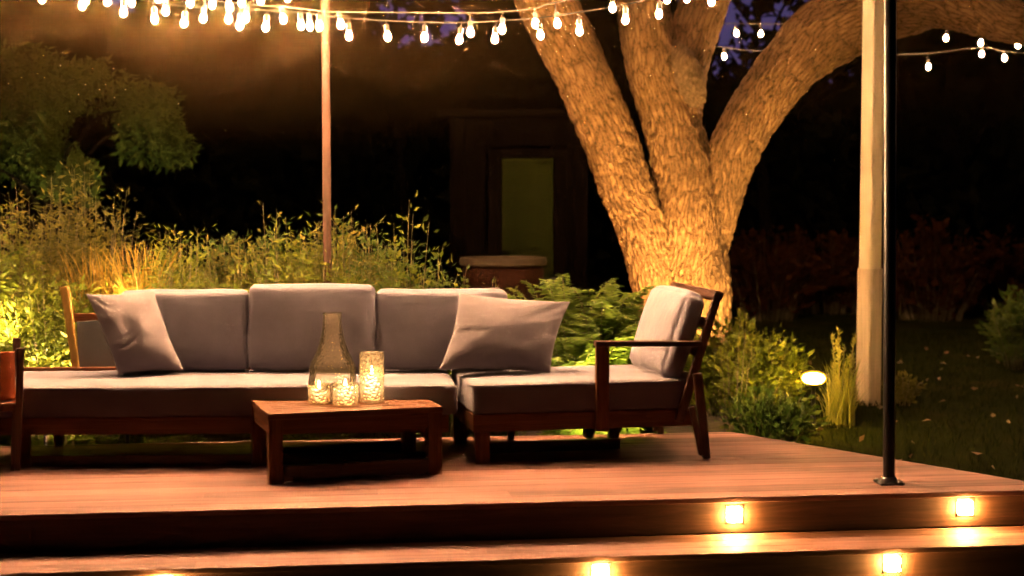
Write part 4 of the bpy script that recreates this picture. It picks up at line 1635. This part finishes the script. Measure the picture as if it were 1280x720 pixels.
shrub('garden_shrub', 'dim green shrub at the right edge of the photo', gbase(1282, 15.5), htop(352, 15.5), 0.42, 60, 26, 0.09, M['leaf_green'])
for px, Y, ty, rd, lab in ((1165, 21, 268, 0.9, 'dim russet shrub right of the black post across the lawn'), (1250, 22.5, 284, 1.0, 'dim russet shrub at the far right across the lawn'),
                           (1035, 22, 278, 0.9, 'dim russet shrub left of the white post across the lawn'), (960, 21, 276, 0.8, 'dim russet shrub beside the oak trunk across the lawn')):
    shrub('russet_shrub', lab, gbase(px, Y), htop(ty, Y), rd, 90, 26, 0.13, M['leaf_rust'], 'russet shrubs across the lawn')

# bed soil behind the deck
mb = MB()
mb.v = [(-6, 8.9, 0.012), (1.35, 9.4, 0.012), (1.9, 10.8, 0.012), (1.9, 14.6, 0.012), (-6, 14.0, 0.012)]
mb.f = [[0, 1, 2, 3, 4]]
tag(mb.build('planting_bed', M['soil']), kind='structure')

# lawn grass
n = 26000
gx = rng.uniform(1.4, 8.0, n)
gy = rng.uniform(8.0, 19.0, n) ** 1.0
keep = (gx / gy < 0.36) & ~((gx < 1.95) & (gy < 12.2) & (gy > 9.0))
pts = np.stack([gx, gy, np.zeros(n)], 1)[keep]
loc = np.array([dI @ Vector(q) for q in pts])
ok = np.array([(q[1] > BACK + 0.02) or (q[0] > (right_at(max(0, q[1])) if q[1] > -0.1 else 99) + 0.02) for q in loc])
pts = pts[ok]
D = np.stack([rng.normal(0, 0.35, len(pts)), rng.normal(0, 0.35, len(pts)), np.ones(len(pts))], 1)
ln = rng.uniform(0.03, 0.085, len(pts))
V, F = leaves_np(pts, D, ln, np.full(len(pts), 0.006))
tag(link('grass', nmesh('grass', V, F), M['grass']), 'short dim lawn grass right of the deck', 'grass', kind='stuff')
n = 130
px_ = np.stack([rng.uniform(1.6, 6.0, n), rng.uniform(9.0, 17.0, n), np.full(n, 0.05)], 1)
loc = np.array([dI @ Vector(q) for q in px_])
px_ = px_[np.array([(q[1] > BACK + 0.05) or (q[0] > right_at(max(0, q[1])) + 0.05) for q in loc])]
D = np.stack([rng.normal(0, 1, len(px_)), rng.normal(0, 1, len(px_)), rng.normal(0, 0.15, len(px_))], 1)
V, F = leaves_np(px_, D, rng.uniform(0.04, 0.08, len(px_)), np.full(len(px_), 0.017))
tag(link('fallen_leaves', nmesh('fallen_leaves', V, F), M['litter']), 'dry fallen leaves scattered over the lawn', 'leaves', kind='stuff')

# ------------------------------------------------------------------ far things
# shed with green door, big pot
sp_ = at(640, 300, 15.5)
shed = thing('garden_shed', (at(640, 300, 15.5).x, 15.5, 0), R(-8), 'dark timber shed with a dim green door behind the big pot', 'shed')
mb = MB()
x = -0.62
while x < 0.70:
    mb.box(x, x + 0.145, 0.06, 0.09 + 0.006 * random.random(), 0, 2.45)
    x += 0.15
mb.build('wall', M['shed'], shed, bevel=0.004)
mb = MB()
mb.box(-0.72, 0.9, -0.1, 1.6, 2.455, 2.52)
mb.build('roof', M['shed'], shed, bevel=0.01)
dr_ = MB()
dr_.box(-0.10, 0.40, 0.02, 0.055, 0.05, 2.05)
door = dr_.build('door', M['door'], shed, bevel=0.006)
mb = MB()
for z in (0.25, 1.68, 1.9):
    mb.box(-0.07, 0.37, -0.005, 0.018, z, z + 0.09)
mb.build('rail', M['door'], door, bevel=0.004)
mb = MB()
mb.lathe([(0.001, 0.03), (0.022, 0.028), (0.026, 0.012), (0.012, 0.0), (0.012, -0.02)], 14)
hd = mb.build('handle', M['steel'], door, smooth=True)
hd.location = (-0.05, 0.018, 1.02)
hd.rotation_euler = (R(90), 0, 0)
mb = MB()
mb.box(0.403, 0.53, 0.0, 0.058, 0.0, 2.14)
mb.box(-0.23, -0.103, 0.0, 0.058, 0.0, 2.14)
mb.box(-0.10, 0.40, 0.0, 0.058, 2.055, 2.14)
mb.build('door_frame', M['shed'], shed, bevel=0.004)

pot_p = gbase(629, 12.2)
pot = thing('planter_pot', pot_p, 0, 'large dark terracotta pot with lit rim half hidden behind the sofa', 'pot')
pr = 53 * 12.2 / 2000
ph = htop(322, 12.2)
mb = MB()
mb.lathe([(0.001, 0.0), (pr * 0.62, 0.0), (pr * 0.72, ph * 0.2), (pr * 0.90, ph * 0.55), (pr * 0.96, ph * 0.93), (pr * 0.90, ph * 0.97)], 40)
mb.build('body', M['terracotta'], pot, smooth=True)
mb = MB()
mb.lathe([(pr * 0.90, ph * 0.955), (pr * 1.02, ph * 0.955), (pr * 1.04, ph * 0.975), (pr * 1.02, ph), (pr * 0.88, ph), (pr * 0.86, ph * 0.93), (0.001, ph * 0.925)], 40)
mb.build('rim', M['rim'], pot, smooth=True)


def far_tree(name, label, base, blobs, count, leaf, mat, trunk_r, trunk_h, group='dark trees behind the garden', asp=0.32, dn=0.5, thr=-0.12, seed=0.0):
    o = thing(name, base, 0, label, 'tree', group)
    V, F, UV = [], [], []
    b = Vector(base)
    limb((V, F, UV), [(b, trunk_r * 1.3), (b + Vector((0.05, 0, trunk_h * 0.4)), trunk_r), (b + Vector((-0.1, 0.05, trunk_h)), trunk_r * 0.55), (b + Vector((0.1, 0, trunk_h * 1.5)), trunk_r * 0.2)], seg=20, step=0.12, seed=seed, amp=0.02)
    for k in range(6):
        a = k * 1.05 + seed
        s = b + Vector((0, 0, trunk_h * (0.6 + 0.1 * k)))
        e = s + Vector((math.cos(a) * trunk_h * 0.5, math.sin(a) * trunk_h * 0.5, trunk_h * 0.35))
        limb((V, F, UV), [(s, trunk_r * 0.4), (s.lerp(e, 0.5) + Vector((0, 0, 0.2)), trunk_r * 0.25), (e, trunk_r * 0.08)], seg=10, step=0.15, seed=seed + k, amp=0.01)
    me = nmesh('trunk', [tuple(v - b) for v in V], F)
    uvl = me.uv_layers.new(name='UVMap')
    li = np.zeros(len(me.loops), dtype=np.int32)
    me.loops.foreach_get('vertex_index', li)
    uvl.data.foreach_set('uv', np.asarray(UV, dtype=np.float32)[li].ravel())
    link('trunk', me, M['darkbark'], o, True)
    Vc, Fc = crown_leaves(blobs, count, leaf, asp, dn, thr, seed)
    link('crown', nmesh('crown', Vc - np.array(tuple(b)), Fc), mat, o)
    return o


# feathery tree at left, faintly lit
def W(px, py, Y):
    return tuple(at(px, py, Y))


far_tree('feathery_tree', 'feathery green tree faintly lit behind the left of the hedge', gbase(75, 13.6),
         [(W(60, 175, 13.6), (0.75, 0.6, 0.38)), (W(150, 130, 13.8), (0.75, 0.6, 0.4)), (W(20, 120, 13.8), (0.7, 0.6, 0.45)), (W(215, 165, 13.9), (0.45, 0.5, 0.32)), (W(95, 215, 13.4), (0.4, 0.4, 0.28)), (W(-60, 150, 13.8), (0.7, 0.6, 0.6))],
         15000, 0.085, M['leaf_feather'], 0.07, 1.7, None, 0.2, 1.6, -0.08, 2.0)

dk = [
    # centre px, Y, blobs (px,py,rx,ry,rz)
    ('dark tree filling the night behind the left of the hedge', 150, 24, [(60, 120, 3.6, 2.0, 2.8), (200, 60, 3.0, 2, 2.4), (150, 200, 3.0, 1.8, 2.0), (-60, 20, 3, 2, 3)]),
    ('dark tree behind the wooden pole', 360, 25, [(330, 150, 2.6, 1.8, 2.4), (290, 20, 1.5, 1.8, 2.4), (420, 200, 2.2, 1.8, 1.7)]),
    ('dark tree behind the garden shed', 570, 26, [(530, 165, 2.2, 1.8, 1.4), (640, 110, 1.4, 1.8, 1.0), (670, 20, 1.1, 1.6, 1.6), (560, 240, 2.6, 1.8, 1.6)]),
    ('dark tree seen between the left fork and the main trunk', 740, 26, [(740, 60, 1.7, 1.8, 2.6), (700, 190, 2.2, 1.8, 2.0), (800, 200, 2.2, 1.8, 2.2)]),
    ('dark tree under the arch of the right limb', 990, 25, [(960, 240, 2.4, 1.8, 1.5), (1040, 250, 2.4, 1.8, 1.5), (930, 180, 1.0, 1.2, 0.6), (1060, 190, 1.0, 1.4, 1.0)]),
    ('dark tree at the far right behind the lawn', 1190, 24, [(1170, 150, 2.2, 1.8, 2.0), (1270, 130, 2.4, 1.8, 2.2), (1230, 260, 2.6, 1.8, 1.6), (1330, 30, 2.2, 2, 2.2), (1140, 60, 1.2, 1.4, 1.2)]),
]
for i, (lab, px, Y, bl) in enumerate(dk):
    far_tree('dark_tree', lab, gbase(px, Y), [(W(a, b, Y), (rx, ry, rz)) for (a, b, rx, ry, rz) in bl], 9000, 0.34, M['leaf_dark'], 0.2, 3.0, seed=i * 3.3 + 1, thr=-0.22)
# sparse sprays with sky showing through
for lab, px, Y, bl in (('thin dark tree with violet sky showing through, right of the wooden pole', 500, 22, [(500, 10, 1.5, 1.2, 0.9), (440, 40, 0.8, 1.0, 0.6), (565, 30, 0.7, 1, 0.7)]),
                       ('thin dark tree with violet sky showing through, between the oak limbs', 950, 22, [(950, 60, 1.3, 1.2, 1.6), (1010, 140, 0.9, 1.2, 0.6)])):
    far_tree('open_tree', lab, gbase(px, Y), [(W(a, b, Y), (rx, ry, rz)) for (a, b, rx, ry, rz) in bl], 900, 0.20, M['leaf_dark'], 0.09, 3.4, seed=px * 0.01, thr=0.02, dn=1.4)

# a clipped dark hedge closes the garden
C = np.stack([rng.uniform(-16, 16, 22000), rng.uniform(28, 29.5, 22000), rng.uniform(0, 2.6, 22000)], 1)
D = rng.normal(size=C.shape)
V, F = leaves_np(C, D, rng.uniform(0.2, 0.42, len(C)), np.full(len(C), 0.12))
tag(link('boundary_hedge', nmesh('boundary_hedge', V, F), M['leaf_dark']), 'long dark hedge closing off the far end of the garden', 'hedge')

# ------------------------------------------------------------------ garden lamps
wl = at(1017, 472, 11.5)
gl = thing('ground_lamp', (wl.x, wl.y, 0), 0, 'glaring low garden lamp on the lawn between the shrub and the grass tuft', 'lamp')
mb = MB()
mb.lathe([(0.001, 0.0), (0.05, 0.0), (0.05, 0.012), (0.016, 0.016), (0.016, wl.z - 0.075), (0.05, wl.z - 0.06), (0.06, wl.z - 0.045)], 24)
mb.build('stand', M['black'], gl, smooth=True)
mb = MB()
mb.lathe([(0.058, wl.z - 0.045), (0.085, wl.z - 0.03), (0.095, wl.z), (0.08, wl.z + 0.028), (0.045, wl.z + 0.045), (0.001, wl.z + 0.05)], 24)
mb.build('lens', M['well'], gl, smooth=True)


def spot(loc, target, power, color=(1.0, 0.66, 0.28), cone=100, blend=0.8, label='', r=0.035):
    o = thing('garden_spotlight', (loc[0], loc[1], 0), 0, label, 'spotlight', 'small spotlights hidden among the plants')
    d = (Vector(target) - Vector(loc)).normalized()
    mb = MB()
    mb.tube([Vector((0, 0, 0)), Vector((0, 0, loc[2] - 0.05))], 0.012, 8)
    mb.build('stake', M['black'], o, smooth=True)
    q = d.to_track_quat('-Z', 'Y')
    mb = MB()
    mb.lathe([(0.001, 0.085), (0.034, 0.08), (0.040, 0.0), (0.045, -0.01), (0.036, -0.01), (0.034, 0.01), (0.001, 0.012)], 20)
    h = mb.build('housing', M['black'], o, smooth=True)
    h.location = (0, 0, loc[2])
    h.rotation_euler = q.to_euler()
    ld = bpy.data.lights.new('spot_beam', 'SPOT')
    ld.energy = power
    ld.color = color
    ld.spot_size = R(cone)
    ld.spot_blend = blend
    ld.shadow_soft_size = r
    lo = bpy.data.objects.new('spot_beam', ld)
    COL.objects.link(lo)
    lo.parent = o
    lo.location = Vector((0, 0, loc[2])) + d * 0.03
    lo.rotation_euler = q.to_euler()
    return o


a = gbase(60, 9.45)
spot((a.x, 9.35, 0.42), (a.x - 0.05, 10.2, 0.95), 380, cone=130, label='small spotlight behind the left end of the sofa')
a = gbase(738, 9.2)
spot((a.x, 9.2, 0.42), (a.x + 0.12, 9.9, 0.82), 330, (1.0, 0.74, 0.20), cone=135, label='small spotlight among the ferns left of the oak')
a = gbase(838, 12.4)
spot((a.x, 12.4, 0.25), (a.x + 0.05, 13.9, 2.6), 1080, (1.0, 0.51, 0.155), cone=95, label='small spotlight in front of the oak trunk')
a = gbase(905, 12.9)
spot((a.x, 12.9, 0.2), (a.x - 0.15, 13.8, 1.2), 760, (1.0, 0.60, 0.19), cone=95, label='small spotlight at the right foot of the oak')
a = gbase(-15, 9.6)
spot((a.x, 9.55, 0.9), (a.x + 0.45, 10.8, 1.55), 170, (1.0, 0.64, 0.20), cone=120, label='added spotlight brightening the far left of the hedge')  # extra unseen lamp, added to lift the dark upper left hedge
a = gbase(185, 10.3)
spot((a.x, 9.7, 0.95), (a.x - 0.03, 10.1, 1.45), 190, (1.0, 0.62, 0.16), cone=110, label='small spotlight under the golden grass')
a = gbase(80, 12.6)
spot((a.x, 12.8, 0.9), (a.x, 13.6, 2.1), 150, (1.0, 0.85, 0.28), cone=110, label='small spotlight under the feathery tree')
a = gbase(330, 9.6)
spot((a.x, 9.4, 0.5), (a.x + 0.2, 10.3, 1.3), 340, (1.0, 0.66, 0.24), cone=135, label='small spotlight behind the middle of the sofa')
a = gbase(1000, 10.6)
spot((a.x, 11.2, 0.30), (a.x - 0.35, 12.0, 0.65), 60, (1.0, 0.64, 0.18), cone=110, label='added spotlight standing in for lamp glow on the golden shrub right of the chaise')  # unseen lamp added to boost the ground lamp's glow on the shrubs
a = gbase(655, 14.6)
spot((a.x + 0.28, 14.9, 0.9), (a.x + 0.33, 15.5, 1.6), 0.7, (1.0, 0.86, 0.28), cone=75, label='added spotlight grading the shed door towards its right side')  # unseen lamp added to make the door brighten to the right

# ------------------------------------------------------------------ sky, world, added fill
wd = bpy.data.worlds.new('World')
SC.world = wd
wd.use_nodes = True
nt = wd.node_tree
nt.nodes.clear()
L = nt.links.new
out = nt.nodes.new('ShaderNodeOutputWorld')
bg = nt.nodes.new('ShaderNodeBackground')
sky = nt.nodes.new('ShaderNodeTexSky')
sky.sky_type = 'NISHITA'
sky.sun_disc = False
sky.sun_elevation = R(-3.0)
sky.sun_rotation = R(10)
L(sky.outputs['Color'], bg.inputs['Color'])
bg.inputs['Strength'].default_value = 0.05
L(bg.outputs[0], out.inputs['Surface'])
# scattering patch added round the bulb strings to imitate lens bloom
vs = nt.nodes.new('ShaderNodeVolumeScatter')
vs.inputs['Color'].default_value = (1.0, 0.60, 0.24, 1)
geo = nt.nodes.new('ShaderNodeNewGeometry')
sep = nt.nodes.new('ShaderNodeSeparateXYZ')
L(geo.outputs['Position'], sep.inputs[0])


def bump_fn(sock, c, w):
    a = N(nt, 'ShaderNodeMath', operation='SUBTRACT')
    L(sock, a.inputs[0])
    a.inputs[1].default_value = c
    b = N(nt, 'ShaderNodeMath', operation='ABSOLUTE')
    L(a.outputs[0], b.inputs[0])
    r = N(nt, 'ShaderNodeMapRange', interpolation_type='SMOOTHSTEP')
    r.inputs['From Min'].default_value = 0
    r.inputs['From Max'].default_value = w
    r.inputs['To Min'].default_value = 1
    r.inputs['To Max'].default_value = 0
    L(b.outputs[0], r.inputs['Value'])
    return r.outputs['Result']


m1 = N(nt, 'ShaderNodeMath', operation='MULTIPLY')
L(bump_fn(sep.outputs['Z'], 2.95, 1.0), m1.inputs[0])
L(bump_fn(sep.outputs['Y'], 9.8, 1.6), m1.inputs[1])
m2 = N(nt, 'ShaderNodeMath', operation='MULTIPLY')
mrx = N(nt, 'ShaderNodeMapRange', interpolation_type='SMOOTHSTEP')
mrx.inputs['From Min'].default_value = -1.4
mrx.inputs['From Max'].default_value = 1.0
mrx.inputs['To Min'].default_value = 1.15
mrx.inputs['To Max'].default_value = 0.22
L(sep.outputs['X'], mrx.inputs['Value'])
m0 = N(nt, 'ShaderNodeMath', operation='MULTIPLY')
L(m1.outputs[0], m0.inputs[0])
L(mrx.outputs['Result'], m0.inputs[1])
L(m0.outputs[0], m2.inputs[0])
m2.inputs[1].default_value = BLOOM_HAZE
L(m2.outputs[0], vs.inputs['Density'])
vs.inputs['Anisotropy'].default_value = 0.6
L(vs.outputs[0], out.inputs['Volume'])

# the dusk sky itself
m, nt2, out2 = new_mat('dusk_sky')
L2 = nt2.links.new
ge = N(nt2, 'ShaderNodeTexCoord')
sx = N(nt2, 'ShaderNodeSeparateXYZ')
nv = N(nt2, 'ShaderNodeVectorMath', operation='NORMALIZE')
L2(ge.outputs['Object'], nv.inputs[0])
L2(nv.outputs[0], sx.inputs[0])
rp = ramp(nt2, [(0.0, (0.08, 0.055, 0.12)), (0.12, (0.085, 0.065, 0.19)), (0.35, (0.04, 0.03, 0.09)), (1.0, (0.02, 0.014, 0.035))])
L2(sx.outputs['Z'], rp.inputs['Fac'])
em = N(nt2, 'ShaderNodeEmission')
mry = N(nt2, 'ShaderNodeMapRange', interpolation_type='SMOOTHSTEP')
mry.inputs['From Min'].default_value = 0.75
mry.inputs['From Max'].default_value = 0.97
mry.inputs['To Min'].default_value = 0.02
L2(sx.outputs['Y'], mry.inputs['Value'])
mu = N(nt2, 'ShaderNodeMath', operation='MULTIPLY')
L2(mry.outputs['Result'], mu.inputs[0])
mu.inputs[1].default_value = SKY
L2(mu.outputs[0], em.inputs['Strength'])
L2(rp.outputs['Color'], em.inputs['Color'])
L2(em.outputs[0], out2.inputs['Surface'])
mb = MB()
mb.lathe([(90 * math.cos(t), 90 * math.sin(t)) for t in [k * math.pi / 2 / 16 for k in range(-2, 17)]], 48)
tag(mb.build('sky', m, smooth=True), kind='structure')

sun = bpy.data.lights.new('fill_sun', 'SUN')  # faint directional fill light, added; no moon is in view
sun.energy = 0.01
sun.angle = R(0.5)
sun.color = (1.0, 0.95, 0.9)
sob = bpy.data.objects.new('fill_sun', sun)
sob.rotation_euler = (R(70), 0, R(-10))
COL.objects.link(sob)

# ------------------------------------------------------------------ render settings
SC.render.engine = 'CYCLES'
cy = SC.cycles
cy.use_denoising = True
cy.denoising_input_passes = 'RGB_ALBEDO'
cy.denoiser = 'OPENIMAGEDENOISE'
cy.max_bounces = 8
cy.transparent_max_bounces = 16
cy.transmission_bounces = 8
cy.volume_bounces = 0
wd.cycles.volume_step_size = 1.2
cy.volume_max_steps = 48
cy.sample_clamp_indirect = 2
cy.use_light_tree = True
cy.caustics_reflective = False
cy.caustics_refractive = True
SC.view_settings.view_transform = 'Standard'
SC.view_settings.look = 'None'
SC.view_settings.exposure = 0
